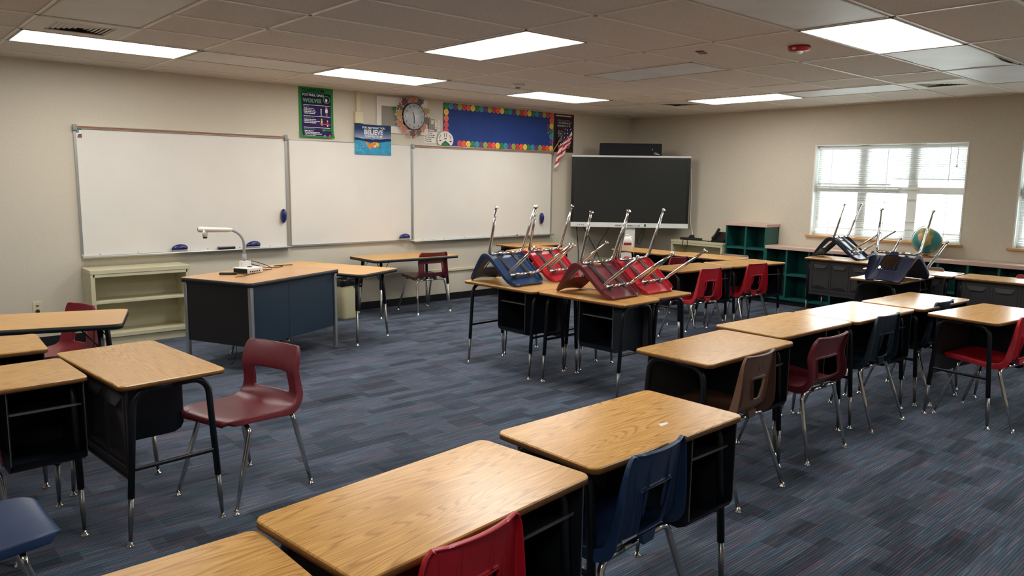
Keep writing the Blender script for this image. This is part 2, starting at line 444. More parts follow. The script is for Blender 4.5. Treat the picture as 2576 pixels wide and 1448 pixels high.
# wall angle round the ceiling and the tee grid, one continuous structure
g = MB()
g.box(XL, XW, -.022, 0, H - .006, H); g.box(XW - .022, XW, YB, 0, H - .006, H)
gx = [i * T4 for i in range(-5, 5)]
for x in gx: g.box(x - .013, x + .013, YB, 0, H - .005, H)
for j in range(0, 34, 2): g.box(XL, XW, rowy(j) - .013, rowy(j) + .013, H - .005, H)
struct(g.build('trim_1', 'tee'))
sh = MB()   # short tees beside the half width panels
for x, j0, j1 in ((.6096, 8, 12), (1.8288, 8, 12), (4.2672, 4, 16), (-1.8288, 4, 10)):
    sh.box(x - .013, x + .013, rowy(j1), rowy(j0), H - .005, H)
struct(sh.build('trim_2', 'tee'))
# cream raceway along the left wall (chair rail height)
struct(MB().box(1.1, 4.4, -.022, 0, .375, .41, .004).build('trim_3', 'cream'))
# ground outdoors
struct(MB().box(XW + .3, XW + 30, -30, 22, -.5, -.3).build('ground_outside', 'concrete'))

# windows
def window(i, a, b):
    fr = MB()
    X0, X1 = XW + .105, XW + .155
    fr.box(X0, X1, a, a + .05, WZ0, WZ1); fr.box(X0, X1, b - .05, b, WZ0, WZ1)
    fr.box(X0, X1, a, b, WZ0, WZ0 + .05); fr.box(X0, X1, a, b, WZ1 - .05, WZ1)
    wd = b - a
    for k in (1, 2): fr.box(X0 - .01, X1, b - wd * k / 3 - .055, b - wd * k / 3 + .055, WZ0, WZ1)
    fr.box(X0 - .015, X1, a, b, 1.46, 1.54)
    root = struct(fr.build('window_%d' % i, 'white_paint'))
    struct(MB().box(XW + .125, XW + .131, a + .01, b - .01, WZ0 + .01, WZ1 - .01).build('window_glass', 'glass', root))
    j = MB()
    j.box(XW - .004, XW + .158, b - .012, b + .002, WZ0, WZ1); j.box(XW - .004, XW + .158, a - .002, a + .012, WZ0, WZ1)
    j.box(XW - .004, XW + .158, a, b, WZ1 - .004, WZ1 + .004)
    struct(j.build('window_jamb', 'white_paint', root))
    struct(MB().box(XW - .035, XW + .158, a - .03, b + .05, WZ0 - .022, WZ0 + .004, .004).build('window_sill', 'wood_sill', root))
for i, (a, b) in enumerate(WIN): window(i + 1, a, b)

def blind(a, b, label, seed, broken):
    rnd = random.Random(seed)
    t = thing('venetian_blind', label, 'blind', (XW + .072, 0, 0), 0, 'venetian blinds')
    MB().box(-.016, .016, a + .02, b - .02, 1.995, 2.032, .003).build('head_rail', 'blind', t)
    s = MB()
    z = 1.985; ym = (a + b) / 2
    def slat(y0, y1, z, tilt, dz=0):
        c, q = math.cos(tilt) * .0135, math.sin(tilt) * .0135
        s.poly3([(-c, y0, z - q), (-c, y1, z - q + dz), (0, y1, z + .002 + dz), (0, y0, z + .002)])
        s.poly3([(0, y0, z + .002), (0, y1, z + .002 + dz), (c, y1, z + q + dz), (c, y0, z + q)])
    k = 0
    while z > .925:
        if z > 1.62: slat(a + .025, b - .025, z, -.86)
        elif z > 1.56:
            slat(ym - .05, b - .025, z, -.86)
            slat(a + .025, ym - .05, z, -.1 if broken else -.86)
        elif z < 1.02: slat(a + .025, b - .025, z - .004, .9)
        elif broken:
            slat(ym - rnd.random() * .06 - .12, b - .025, z, rnd.choice((.06, .08, .1, .14, .5)), rnd.uniform(-.004, .004))
            if rnd.random() < .3: slat(ym - .36, ym - .18, z, rnd.uniform(.1, .4))
        else: slat(a + .025, b - .025, z, .5)
        z -= .0235 if z > 1.06 or z < 1.02 else .03
    s.build('slats', 'blind', t)
    for y in (b - .2, ym, a + .2): MB().box(-.0145, -.0135, y - .004, y + .004, .93, 2.0).build('ladder_tape', 'blind', t)
    MB().box(-.012, .012, a + .025, b - .025, .911, .925, .002).build('bottom_rail', 'blind', t)
    MB().tube([(-.03, a + .12, 1.99), (-.035, a + .12, 1.8)], .003, 6).lathe([(.0, 1.765), (.009, 1.77), (.006, 1.80)], 8, (-.035, a + .12, 0)).build('pull_cord', 'grey_plastic', t)
blind(*WIN[0], 'white slatted blind with broken and missing slats in the window behind the globe', 3, True)
blind(*WIN[1], 'white slatted blind in the window cut off by the edge of the photo', 5, False)
blind(*WIN[2], 'white slatted blind in the window beside the camera position', 6, False)

# ------------------------------------------------------------------ ceiling fixtures
def fixture(x0, x1, j0, j1, lit, label, extra=None):
    y1, y0 = rowy(j0), rowy(j1)
    on = lit in ('lit', 'lit_warm')
    t = thing('ceiling_light', label, 'ceiling light', ((x0 + x1) / 2, (y0 + y1) / 2, H), 0, 'lit ceiling lights' if on else 'unlit ceiling light panels')
    w, d = (x1 - x0) / 2, (y1 - y0) / 2
    fr = MB()
    o, i = .0, .026
    fr.box(-w + .012, w - .012, -d + .012, -d + i, -.010, 0); fr.box(-w + .012, w - .012, d - i, d - .012, -.010, 0)
    fr.box(-w + .012, -w + i, -d + .012, d - .012, -.010, 0); fr.box(w - i, w - .012, -d + .012, d - .012, -.010, 0)
    fr.build('frame', 'lamp_frame', t)
    m = MB()
    if lit == 'sag':
        n = 10
        vs = [[m.bm.verts.new((-w + i + (2 * w - 2 * i) * a / n, -d + i + (2 * d - 2 * i) * b / n,
               -.006 - .004 * math.sin(a * 1.3) * math.sin(b * .9) - (.022 * max(0, 1 - math.hypot(a - 7.5, b - .0) / 3.2)))) for b in range(n + 1)] for a in range(n + 1)]
        for a in range(n):
            for b in range(n): m._f([vs[a][b], vs[a + 1][b], vs[a + 1][b + 1], vs[a][b + 1]], True)
        m.build('diffuser', 'diffuser_blue', t)
    else:
        m.box(-w + i, w - i, -d + i, d - i, -.006, -.001).build('diffuser', lit, t)
    if extra: extra(t, w, d, i)
    return t
def warm_tube(t, w, d, i):
    MB().box(-w + i + .1, -w + .36, .04, .13, -.0075, -.0062).build('yellowed_patch', 'lit_warm', t)['label'] = 'yellowed patch of the diffuser'
fixture(-2.4384, -1.2192, 2, 4, 'lit', 'lit ceiling light above the left end of the whiteboards, beside a vent', warm_tube)
fixture(0, 1.2192, 2, 4, 'lit', 'lit ceiling light above the green and purple poster and the middle whiteboard')
fixture(2.4384, 3.6576, 2, 4, 'lit', 'lit ceiling light above the blue bulletin board')
fixture(0, .6096, 8, 12, 'lit', 'lit ceiling light in the middle of the room, in line with the goldfish poster')
fixture(4.2672, 4.8768, 6, 10, 'lit', 'lit ceiling light near the window wall, past the display')
fixture(1.2192, 2.4384, 16, 18, 'lit', 'lit ceiling light between two grey panels, near the red alarm')
fixture(-2.4384, -1.2192, 16, 18, 'lit', 'ceiling light added for room brightness over the front desks, outside the frame')  # this and the other out-of-view lights are added to brighten the room
fixture(-4.8768, -3.6576, 8, 10, 'lit', 'ceiling light added for room brightness over the left side, outside the frame')
fixture(-4.8768, -3.6576, 24, 26, 'lit', 'ceiling light added for room brightness, unseen behind the camera position')
fixture(1.2192, 2.4384, 26, 28, 'lit', 'ceiling light added for room brightness in the back corner, outside the frame')
fixture(-2.4384, -1.8288, 6, 10, 'diffuser_off', 'large unlit light panel next to the vent at the top left')
fixture(-1.2192, 0, 2, 4, 'diffuser_off', 'unlit light panel above the left whiteboard, between two lit ones')
fixture(1.2192, 2.4384, 2, 4, 'diffuser_off', 'unlit light panel above the clock with paper leaves')
fixture(3.6576, 4.2672, 2, 4, 'diffuser_off', 'unlit light panel above the corner, over the display')
fixture(1.8288, 2.4384, 8, 12, 'diffuser_blue', 'unlit pale panel alone in mid ceiling, between the small sensor and the dome')
fixture(0, 1.2192, 16, 18, 'diffuser_blue', 'big unlit grey panel at the top edge, touching the lit one by the alarm')
fixture(2.4384, 3.6576, 16, 18, 'sag', 'unlit panel with a sagging wrinkled diffuser and lifted corner')
fixture(3.6576, 4.8768, 16, 18, 'diffuser_blue', 'unlit pale panel between the sagging diffuser and the window wall')
fixture(4.2672, 4.8768, 10, 14, 'diffuser_blue', 'unlit streaked panel between a lit light and the vent, above the window')

def vent(x0, x1, j0, j1, label):
    y1, y0 = rowy(j0), rowy(j1)
    t = thing('ceiling_vent', label, 'vent', ((x0 + x1) / 2, (y0 + y1) / 2, H), 0, 'ceiling air vents')
    w, d = (x1 - x0) / 2 - .012, (y1 - y0) / 2 - .012
    p = MB(); k = .11
    p.box(-w, w, -d, -d + k, -.008, 0); p.box(-w, w, d - k, d, -.008, 0); p.box(-w, -w + k, -d + k, d - k, -.008, 0); p.box(w - k, w, -d + k, d - k, -.008, 0)
    p.build('frame', 'vent', t)
    MB().box(-w + k, w - k, -d + k, d - k, -.0015, -.0005).build('duct_opening', 'dark', t)
    l = MB()
    a, b = w - k, d - k
    for q in range(6):
        s = 1 - q / 6.5
        for (xx0, xx1, yy0, yy1, nx, ny) in ((-a * s, a * s, b * s, b * s, 0, -1), (-a * s, a * s, -b * s, -b * s, 0, 1), (a * s, a * s, -b * s, b * s, -1, 0), (-a * s, -a * s, -b * s, b * s, 1, 0)):
            h = .004
            l.poly3([(xx0, yy0, -.002), (xx1, yy1, -.002), (xx1 + nx * .021, yy1 + ny * .021, -.002 - h), (xx0 + nx * .021, yy0 + ny * .021, -.002 - h)])
    l.build('louvers', 'vent', t)
vent(-2.4384, -1.8288, 4, 6, 'square louvred vent between the unlit panel and the lit light, top left')
vent(4.2672, 4.8768, 14, 16, 'square louvred vent above the right part of the window')
vent(4.2672, 4.8768, 4, 6, 'square louvred vent above the corner display, beside a lit light')

t = thing('smoke_alarm', 'red ceiling alarm with a clear strobe lens', 'alarm', (1.78, -4.975, H))
MB().lathe([(0, -.002), (.075, -.002), (.078, -.018), (.066, -.034), (.0, -.036)], 28).build('housing', 'alarm_red', t)
MB().lathe([(0, -.056), (.02, -.052), (.032, -.036), (.0, -.035)], 16).build('strobe_lens', 'white_plastic', t)
MB().box(-.077, -.066, -.012, .012, -.030, -.012, .003).build('side_lens', 'white_plastic', t)
t = thing('ceiling_dome', 'small white dome sensor on the ceiling above the bulletin board', 'sensor', (1.904, -1.827, H))
MB().lathe([(0, -.001), (.075, -.001), (.07, -.012), (.045, -.032), (.03, -.034)], 24).build('housing', 'white_plastic', t)
MB().lathe([(0, -.042), (.026, -.040), (.03, -.034), (0, -.033)], 16).build('lens', 'dark', t)
t = thing('ceiling_sensor', 'small brown rectangular sensor slit in a ceiling tile', 'sensor', (1.521, -4.329, H), R(20))
MB().box(-.07, .07, -.03, .03, -.006, 0, .002).build('housing', 'cork', t)
MB().box(-.055, .055, -.018, .018, -.008, -.0055).build('slot', 'print_brown', t)

# ------------------------------------------------------------------ left wall: boards
WR = (PI / 2, 0, 0)   # local x = along wall, local y = up, local z = out of the wall
def whiteboard(name, x0, x1, z0, z1, label, rail, tray, thin=False):
    t = thing(name, label, 'whiteboard', (x0, 0, z0), 0, 'whiteboards', WR)
    w, h = x1 - x0, z1 - z0
    MB().box(0, w, 0, h, .001, .014).build('panel', 'whiteboard', t)
    f = MB(); e = .008 if thin else .02
    f.box(0, e, 0, h, .014, .024); f.box(w - e, w, 0, h, .014, .024); f.box(0, w, 0, e, .014, .024)
    if not rail: f.box(0, w, h - e, h, .014, .02)
    f.build('frame', 'alu', t)
    if rail:
        MB().box(0, w, h - .03, h, .0141, .03, .003).build('map_rail', 'alu', t)
        MB().box(.01, w - .01, h - .024, h - .006, .030, .033).build('cork_strip', 'cork', t)
        MB().box(-.008, .03, h - .05, h + .006, .014, .04, .004).build('rail_end', 'steel', t); MB().box(w - .03, w + .008, h - .05, h + .012, .014, .04, .004).build('rail_end', 'steel', t)
    if tray:
        tr = MB(); tr.prism_axis([(0.0, .012), (.0, .075), (.012, .08), (.02, .078), (.012, .06), (.018, .012)], 0, w, 'x')
        tr.build('marker_tray', 'alu', t)
        sc_ = MB()
        for k in range(int(w / .33)): sc_.box(.15 + k * .33, .158 + k * .33, .026, .034, .024, .026)
        sc_.build('rivets', 'dark', t)
    else:
        MB().box(0, w, -.006, .012, .012, .03).build('bottom_trim', 'alu', t)
    return t
whiteboard('whiteboard', -1.825, .20, .785, 1.985, 'large whiteboard with cork rail nearest the beige bookcase', True, True)
whiteboard('whiteboard', .222, 1.808, .80, 1.955, 'plain middle whiteboard behind the goldfish poster', False, False, True)
whiteboard('whiteboard', 1.812, 4.205, .775, 1.962, 'whiteboard with cork rail below the blue bulletin board', True, True)
# picture card stuck on the first board
t = thing('picture_card', 'small picture card stuck in the top corner of the first whiteboard', 'card', (-1.808, -.0155, 1.876), 0, None, WR)
c = MB(); c.use('paper').box(0, .05, 0, .082, 0, .001); c.use('p_green').poly([(0, .068), (.05, .068), (.05, .082), (0, .082)], .0014)
c.use('leaf_d').poly([(.012, 0), (.05, 0), (.05, .035), (.02, .03)], .0014); c.use('p_sky2').poly([(.005, .04), (.03, .045), (.03, .065), (.005, .062)], .0014)
c.build('print', None, t)

def eraser(x, z, label, up=False):
    t = thing('whiteboard_eraser', label, 'eraser', (x, -.052, z) if not up else (x, -.026, z), 0, 'blue whiteboard erasers', (0, 0, 0) if not up else (PI / 2, 0, PI / 2 * 0))
    b = MB(); n = 14; rings = []
    prof = [(0.0, 1.0), (.3, .98), (.6, .85), (.85, .55), (1.0, 0.0)]
    for hgt, sc1 in prof:
        ring = []
        for k in range(n):
            a = 2 * PI * k / n
            rx = .076 * sc1 + .002; ry = .027 * sc1 + .002
            xx = rx * math.cos(a) + (.012 * hgt if True else 0)
            ring.append(b.bm.verts.new((xx, ry * math.sin(a), 0.022 + hgt * .052)))
        rings.append(ring)
    for p, q in zip(rings, rings[1:]):
        for k in range(n): b._f([p[k], p[(k + 1) % n], q[(k + 1) % n], q[k]], True)
    b._f(rings[-1]); b._f(list(reversed(rings[0])))
    b.build('grip', 'eraser_blue', t)
    fl = MB(); pts = [(.074 * math.cos(2 * PI * k / n), .026 * math.sin(2 * PI * k / n)) for k in range(n)]
    fl.prism(pts, 0, .022); fl.build('felt_pad', 'grey_plastic', t)
    MB().box(-.016, .016, -.0265, -.0225, .033, .042, .001).build('logo_print', 'p_white', t)
    return t
e1 = eraser(-.966, .805, 'blue eraser lying on the first tray, near the bookcase')
e2 = eraser(-.217, .805, 'blue eraser on the first tray, behind the document camera neck')
e3 = eraser(1.678, .8135, 'blue eraser standing at the end of the middle whiteboard')
for e, x, z, l in ((copy_tree(e1), .133, 1.131, 'blue eraser stuck upright on the first whiteboard beside its frame'), (copy_tree(e1), 3.988, 1.018, 'blue eraser stuck upright on the whiteboard nearest the display')):
    e.location = (x, -.0145, z); e.rotation_euler = (PI / 2, R(-90), 0); e['label'] = l
t = thing('felt_eraser', 'flat black felt eraser on the first whiteboard tray', 'eraser', (-.5, -.052, .8055))
MB().box(-.085, .085, -.022, .022, 0, .022, .003).build('felt_pad', 'dark', t); MB().box(-.085, .085, -.022, .022, .022, .030, .002).build('backing', 'grey_plastic', t)
t = thing('dry_marker', 'marker pen lying on the tray of the whiteboard nearest the display', 'marker', (3.45, -.056, .797))
MB().tube([(-.05, 0, .008), (.05, 0, .008)], .008, 10).build('barrel', 'white_plastic', t); MB().tube([(.05, 0, .008), (.075, 0, .008)], .0085, 10).build('cap', 'eraser_blue', t)

# ------------------------------------------------------------------ left wall: posters and devices
t = thing('classroom_rules_poster', 'green bordered purple poster of classroom rules', 'poster', (.36, -.004, 1.985), 0, 'wall posters', WR)
W_, H_ = .41, .535
p = MB()
n = 12
p.use('p_green')
cols = []
def curl(y): return .002 + .03 * max(0, (.10 - y) / .10) ** 2
for k in range(n + 1):
    y = H_ * k / n; cols.append((y, curl(y)))
for (ya, za), (yb, zb) in zip(cols, cols[1:]):
    p.poly3([(0, ya, za), (W_, ya, za), (W_, yb, zb), (0, yb, zb)])
    p.poly3([(0, yb, zb - .001), (W_, yb, zb - .001), (W_, ya, za - .001), (0, ya, za - .001)])
p.use('p_purple')
for (ya, za), (yb, zb) in zip(cols, cols[1:]):
    a, b = max(ya, .015), min(yb, .475)
    if b > a: p.poly3([(.03, a, curl(a) + .0012), (W_ - .03, a, curl(a) + .0012), (W_ - .03, b, curl(b) + .0012), (.03, b, curl(b) + .0012)])
p.use('p_navy').poly([(.03, .345), (.38, .345), (.38, .475), (.03, .475)], .0038)
p.use('p_white')
for y in (.345, .227, .105): p.poly([(.05, y), (.37, y), (.37, y + .005), (.05, y + .005)], .005)
p.use('p_green2').disc(.33, .415, .043, .0046)
p.use('p_navy').disc(.33, .415, .034, .005); p.use('p_white').disc(.325, .408, .014, .0054, 10, .02)
# plain printed people
def fig(x, y, s, top, leg, hair):
    p.use(leg).poly([(x - .008 * s, y), (x, y), (x + .004 * s, y + .04 * s), (x - .01 * s, y + .04 * s)], .0052); p.poly([(x + .004 * s, y), (x + .014 * s, y), (x + .01 * s, y + .04 * s), (x + .0, y + .04 * s)], .0052)
    p.use(top).poly([(x - .013 * s, y + .038 * s), (x + .013 * s, y + .038 * s), (x + .015 * s, y + .075 * s), (x - .015 * s, y + .075 * s)], .0054)
    p.use('skin').disc(x, y + .088 * s, .011 * s, .0056, 12); p.use(hair).disc(x, y + .096 * s, .011 * s, .0058, 12, .007 * s)
fig(.26, .236, .75, 'print_jean', 'print_jean', 'p_white'); fig(.325, .233, 1.05, 'p_white', 'print_brown', 'print_red')
fig(.265, .135, .7, 'print_yellow', 'p_white', 'print_yellow'); fig(.335, .125, .65, 'print_red', 'p_white', 'p_white')
p.use('print_red').poly([(.24, .145), (.37, .14), (.37, .152), (.24, .157)], .006)
p.use('p_green').poly([(.27, .035), (.375, .03), (.375, .092), (.27, .097)], .006); 
p.use('print_yellow').poly([(.275, .03), (.3, .03), (.3, .075), (.28, .08)], .0066); p.use('print_jean').poly([(.275, .012), (.3, .012), (.3, .03), (.275, .03)], .03); p.use('print_red').disc(.35, .022, .014, .03, 12)
p.build('sheet', None, t)
x = MB()
x.use('p_navy').text('CLASSROOM', .046, .035, .486, .0034, bold=.0008)
x.use('p_white').text('FOOTHILL OAKS', .034, .04, .443, .0044, bold=.0008)
x.use('p_green2').text('WOLVES', .056, .045, .376, .0044, bold=.003)
x.text('BE SAFE', .019, .05, .325, .0044); x.text('BE RESPECTFUL', .019, .05, .207, .0044); x.text('BE RESPONSIBLE', .019, .05, .085, .005)
x.use('p_white')
for y, s in ((.305, '- Walk at all times'), (.288, '- Keep hands to self'), (.271, '- Keep hands, feet and'), (.254, '  objects to yourself'), (.188, '- Listen to the teacher'), (.171, '- Use kind words and actions'), (.154, '- Listen to the speaker')):
    x.text(s, .0165, .05, y, .0044, bold=.0006)
for y, s in ((.066, '- Follow directions'), (.05, '- Keep all items in proper area'), (.034, '- Take care of materials and work'), (.018, '- Do your best work')): x.text(s, .015, .05, y, curl(y) + .003, bold=.0005)
x.build('lettering', None, t)

t = thing('goldfish_poster', 'blue poster of a goldfish with a shark fin and white slogan', 'poster', (1.028, -.0225, 1.82), 0, 'wall posters', WR)
p = MB(); W_, H_ = .485, .343
p.use('p_sky').box(0, W_, 0, H_, 0, .0015)
p.use('p_sky2')
for k in range(6):
    m_ = 'sky_grad_%d' % k
    if m_ not in M: M[m_] = mat(m_, tuple(int(a + (b - a) * k / 5) for a, b in zip((34, 58, 96), (150, 166, 182))), .55, spec=.2)
    y1_ = .30 - k * .02
    p.use(m_).poly([(0, y1_ - .02), (W_, y1_ - .02), (W_, y1_), (0, y1_)], .0018)
p.use('p_water').poly([(0, 0), (W_, 0), (W_, .165)] + [(W_ * (1 - q / 12), .155 + .012 * math.cos(q * .55)) for q in range(13)], .0022)
p.use('p_wave').poly([(W_ * q / 12, .150 + .012 * math.cos((12 - q) * .55)) for q in range(13)] + [(W_ * (1 - q / 12), .178 + .014 * math.cos(q * .55 - .4)) for q in range(13)], .0025)
p.use('p_sky2').poly([(.20, .178), (.212, .21), (.262, .180), (.235, .172)], .003)
p.use('orange').disc(.265, .115, .058, .003, 20, .034); p.poly([(.212, .112), (.152, .148), (.135, .135), (.165, .108), (.158, .098), (.205, .058), (.218, .075)], .003)
p.use('p_white').disc(.264, .098, .012, .0034, 10, .014); p.use('print_yellow').disc(.295, .12, .02, .0033, 12, .022); p.use('dark').disc(.303, .125, .004, .0036, 8)
rr = random.Random(4)
p.use('p_white')
for k in range(26): p.disc(rr.uniform(.01, .12), rr.uniform(.03, .14), rr.uniform(.0015, .004), .0028, 6)
p.build('sheet', None, t)
x = MB(); x.use('p_white')
x.text('YOU ARE WHAT YOU', .031, W_ / 2 + .006, .296, .002, 'CENTER', .0009); x.text('BELIEVE', .075, W_ / 2 + .006, .232, .002, 'CENTER', .0022); x.text('YOURSELF TO BE', .03, W_ / 2 + .006, .2, .002, 'CENTER', .0009)
x.build('lettering', None, t)
struct(MB().box(1.052, 1.105, -.03, 0, 2.30, H, .004).build('trim_4', 'cream'))
t = thing('junction_box', 'cream junction box on the raceway above the goldfish poster', 'box', (1.075, 0, 2.17), 0, None, WR)
MB().box(-.05, .055, 0, .13, 0, .05, .005).build('cover', 'cream', t)
t = thing('intercom_panel', 'off-white wall panel with grey grille behind the leafy clock', 'panel', (1.325, 0, 2.08), 0, None, WR)
MB().box(0, .72, 0, .42, 0, .018, .003).build('plate', 'pa_white', t)
MB().box(.065, .40, .085, .31, .018, .022).build('grille', 'pa_grey', t)
# clock with leaf garland
t = thing('wall_clock', 'round wall clock with black rim and pale glossy face', 'clock', (1.822, -.02, 2.292), 0, None, WR)
MB().lathe([(0, 0), (.160, 0), (.163, .03), (.158, .036), (.153, .030), (0, .030)], 40).build('rim', 'dark', t)
MB().lathe([(0, .0315), (.152, .0315), (.152, .0325), (0, .0325)], 40).build('face', 'clock_face', t)
x = MB().use('ink')
for k in range(12):
    a = R(90 - 30 * (k + 1)); x.text(str(k + 1), .032, .125 * math.cos(a), .125 * math.sin(a) - .011, .0335, 'CENTER')
x.build('numerals', 'ink', t)
MB().box(-.004, .004, -.085, .01, .0345, .036).build('hand', 'ink', t)
MB().box(-.0035, .0035, -.012, .052, .0365, .038).rot(R(18)).build('hand', 'ink', t)
t = thing('leaf_garland', 'autumn paper leaves ringed around the wall clock', 'decoration', (1.822, -.040, 2.292), 0, None, WR)
def leaf(a, rr_, s, key, tw):
    l = MB(); pts = []
    prof = [1.0, .6, .86, .52, .98, .5, .7, .3, .34, .3, .7, .5, .98, .52, .86, .6]
    for k, q in enumerate(prof):
        an = tw + 2 * PI * k / len(prof); pts.append((s * q * math.cos(an), s * q * math.sin(an)))
    cx, cy = rr_ * math.cos(a), rr_ * math.sin(a)
    l.use('p_white').prism([(cx + 1.1 * u, cy + 1.1 * v) for u, v in pts], .0, .0012)
    l.use(key).prism([(cx + u, cy + v) for u, v in pts], .0012, .0024)
    o = l.build('leaf', None, t); o.location.z = .004 * (len(t.children) % 3)
for k, (a, key) in enumerate(((128, 'leaf_a'), (92, 'leaf_c'), (58, 'leaf_d'), (18, 'leaf_b'), (-12, 'leaf_d'), (-42, 'leaf_c'), (-66, 'leaf_d'), (-92, 'leaf_a'), (-128, 'leaf_c'), (-156, 'leaf_c'), (176, 'leaf_b'), (153, 'leaf_d'))):
    leaf(R(a), .198, .074, key, R(a + k * 37))
MB().box(-.275, -.235, .085, .125, -.002, .0, 0).rot(R(6)).build('green_tab', 'p_green', t)
# thermostat, puzzle, list, half circle
t = thing('thermostat', 'grey thermostat between the clock and the bulletin board', 'thermostat', (2.06, 0, 2.16), 0, None, WR)
MB().box(0, .09, 0, .12, 0, .025, .004).build('cover', 'pa_grey', t); MB().box(.03, .075, .06, .105, .025, .028).build('window', 'cream', t)
t = thing('wall_cutout', 'white jigsaw shaped paper stuck beside the bulletin board', 'paper', (2.15, -.002, 2.145), 0, None, WR)
p = MB().use('paper')
for (cx, cy, rr_) in ((.012, .12, .014), (.078, .118, .014), (.075, .085, .013), (.075, .052, .013), (.08, .012, .015), (.012, .022, .016), (.035, .01, .014)): p.prism([(cx + rr_ * math.cos(2 * PI * k / 10), cy + rr_ * math.sin(2 * PI * k / 10)) for k in range(10)], 0, .001)
p.prism([(0, .04), (.012, .04), (.03, .062), (.05, .045), (.06, .055), (.04, .075), (.055, .1), (.04, .105), (.022, .085), (0, .1)], .0, .001)
p.prism([(.0, .0), (.09, .0), (.09, .006), (0, .03)], 0, .001)
p.build('sheet', 'paper', t)
t = thing('printed_list', 'white sheet of bold typed lines under the thermostat', 'paper', (2.005, -.002, 1.993), 0, None, WR)
MB().box(0, .19, 0, .16, 0, .001).build('sheet', 'paper', t)
x = MB().use('ink')
for k, s in enumerate(('How will you be today', 'Ready to learn', 'We are in this class', 'We work together', 'We are kind', 'We are here')): x.text(s, .019, .008, .138 - k * .025, .0013, bold=.0007)
x.build('lettering', 'ink', t)
t = thing('wheel_chart', 'white rounded choice chart with a green notch at the bulletin board corner', 'chart', (2.315, -.0185, 1.968), 0, None, WR)
p = MB(); pts = [(.125 * math.cos(R(a)) * 1.0, .07 + .105 * math.sin(R(a))) for a in range(-30, 211, 12)] + [(-.075, .0), (-.05, .03), (0, .06), (.05, .03), (.085, -.002)]
p.use('paper').prism(pts, 0, .0015)
p.use('p_green').prism([(-.05, 0), (.05, 0), (.035, .03), (0, .052), (-.035, .03)], -.0005, .001)
p.use('ink')
for cx, cy, w_ in ((-.08, .06, .03), (0, .085, .035), (.08, .055, .03)): p.poly([(cx - w_ / 2, cy - .008), (cx + w_ / 2, cy - .008), (cx + w_ / 2, cy + .006), (cx - w_ / 2, cy + .006)], .002)
for cx, cy, an in ((-.085, .105, .3), (-.015, .13, 0), (.015, .13, 0), (.075, .105, -.4)):
    d = (math.sin(an) * .025, math.cos(an) * .025); p.poly([(cx - d[0] - .004, cy - d[1]), (cx - d[0] + .004, cy - d[1]), (cx + d[0] + .004, cy + d[1]), (cx + d[0] - .004, cy + d[1])], .002)
p.build('sheet', None, t)
# bulletin board
t = thing('bulletin_board', 'blue bulletin board bordered by coloured smiley circles', 'board', (2.30, -.003, 1.972), 0, None, WR)
W_, H_ = 1.90, .52
MB().box(0, W_, 0, H_, 0, .012).build('backing', 'bb_blue', t)
b = MB(); seq = 'roygtpl'
def smiley(cx, cy, key, r=.037):
    b.use('sm_' + key).prism([(cx + r * math.cos(2 * PI * k / 16), cy + r * 1.08 * math.sin(2 * PI * k / 16)) for k in range(16)], .0125, .0135)
    b.use('ink'); b.disc(cx - .011, cy + .007, .0042, .0141, 8); b.disc(cx + .011, cy + .007, .0042, .0141, 8)
    a = [(cx + .016 * math.cos(R(q)), cy - .004 + .013 * math.sin(R(q))) for q in range(200, 341, 20)]
    b.poly(a + [(u, v + .0035) for u, v in reversed(a)], .0141)
nt_ = 27
for k in range(nt_):
    smiley(.03 + (W_ - .06) * k / (nt_ - 1), H_ - .035, seq[(k + 3) % 7])
    if k > 2: smiley(.03 + (W_ - .06) * k / (nt_ - 1), .03, seq[(k + 4) % 7])
for k in range(5):
    smiley(.03, H_ - .11 - k * .078, 'yorrl'[k]); smiley(W_ - .03, H_ - .11 - k * .072, 'oygtp'[k])
b.build('border', None, t)
MB().use('print_red').prism([(1.79, .37), (1.803, .37), (1.812, .25), (1.802, .25)], .0125, .014).use('p_white').prism([(1.80, .25), (1.813, .25), (1.812, .225)], .0125, .014).build('paper_strip', None, t)['label'] = 'torn red paper strip'
# pledge poster and flag
t = thing('pledge_poster', 'black pledge of allegiance poster with pale capital letters', 'poster', (4.225, -.003, 1.955), 0, 'wall posters', WR)
p = MB(); W_, H_ = .41, .54
p.use('pl_maroon').box(0, W_, 0, H_, 0, .0015); p.use('pl_black').poly([(.03, .03), (W_ - .03, .03), (W_ - .03, H_ - .05), (.03, H_ - .05)], .0018)
p.use('flag_white').poly([(.05, H_ - .035), (W_ - .06, H_ - .035), (W_ - .06, H_ - .02), (.05, H_ - .02)], .002); p.use('print_red').poly([(.05, H_ - .04), (W_ - .06, H_ - .04), (W_ - .06, H_ - .034), (.05, H_ - .034)], .0021)
p.build('sheet', None, t)
x = MB()
for y, s, sz, k in ((.44, 'PLEDGE ALLEGIANCE', .026, 'pa_grey'), (.40, 'TO THE FLAG', .036, 'p_white'), (.36, 'UNITED STATES', .036, 'p_white'), (.32, 'OF AMERICA', .038, 'print_red'), (.29, 'AND TO THE REPUBLIC', .022, 'p_white'), (.25, 'FOR WHICH', .042, 'p_white'), (.215, 'IT STANDS ONE', .03, 'p_white'), (.185, 'NATION UNDER', .026, 'pa_grey'), (.15, 'LIBERTY AND', .034, 'p_white'), (.115, 'JUSTICE', .034, 'p_white'), (.06, 'FOR ALL', .058, 'p_white')):
    x.use(k).text(s, sz, W_ / 2, y, .0022, 'CENTER', .0006)
x.build('lettering', None, t)
t = thing('hanging_flag', 'small striped flag hanging folded in front of the black poster', 'flag', (4.36, -.05, 2.36))
MB().tube([(-.16, .045, -.42), (-.1, .0, -.30), (.12, -.05, .02)], .006, 8).build('pole', 'wood_sill', t)
MB().box(-.185, -.145, .03, .048, -.47, -.39, .003).build('wall_bracket', 'white_plastic', t)
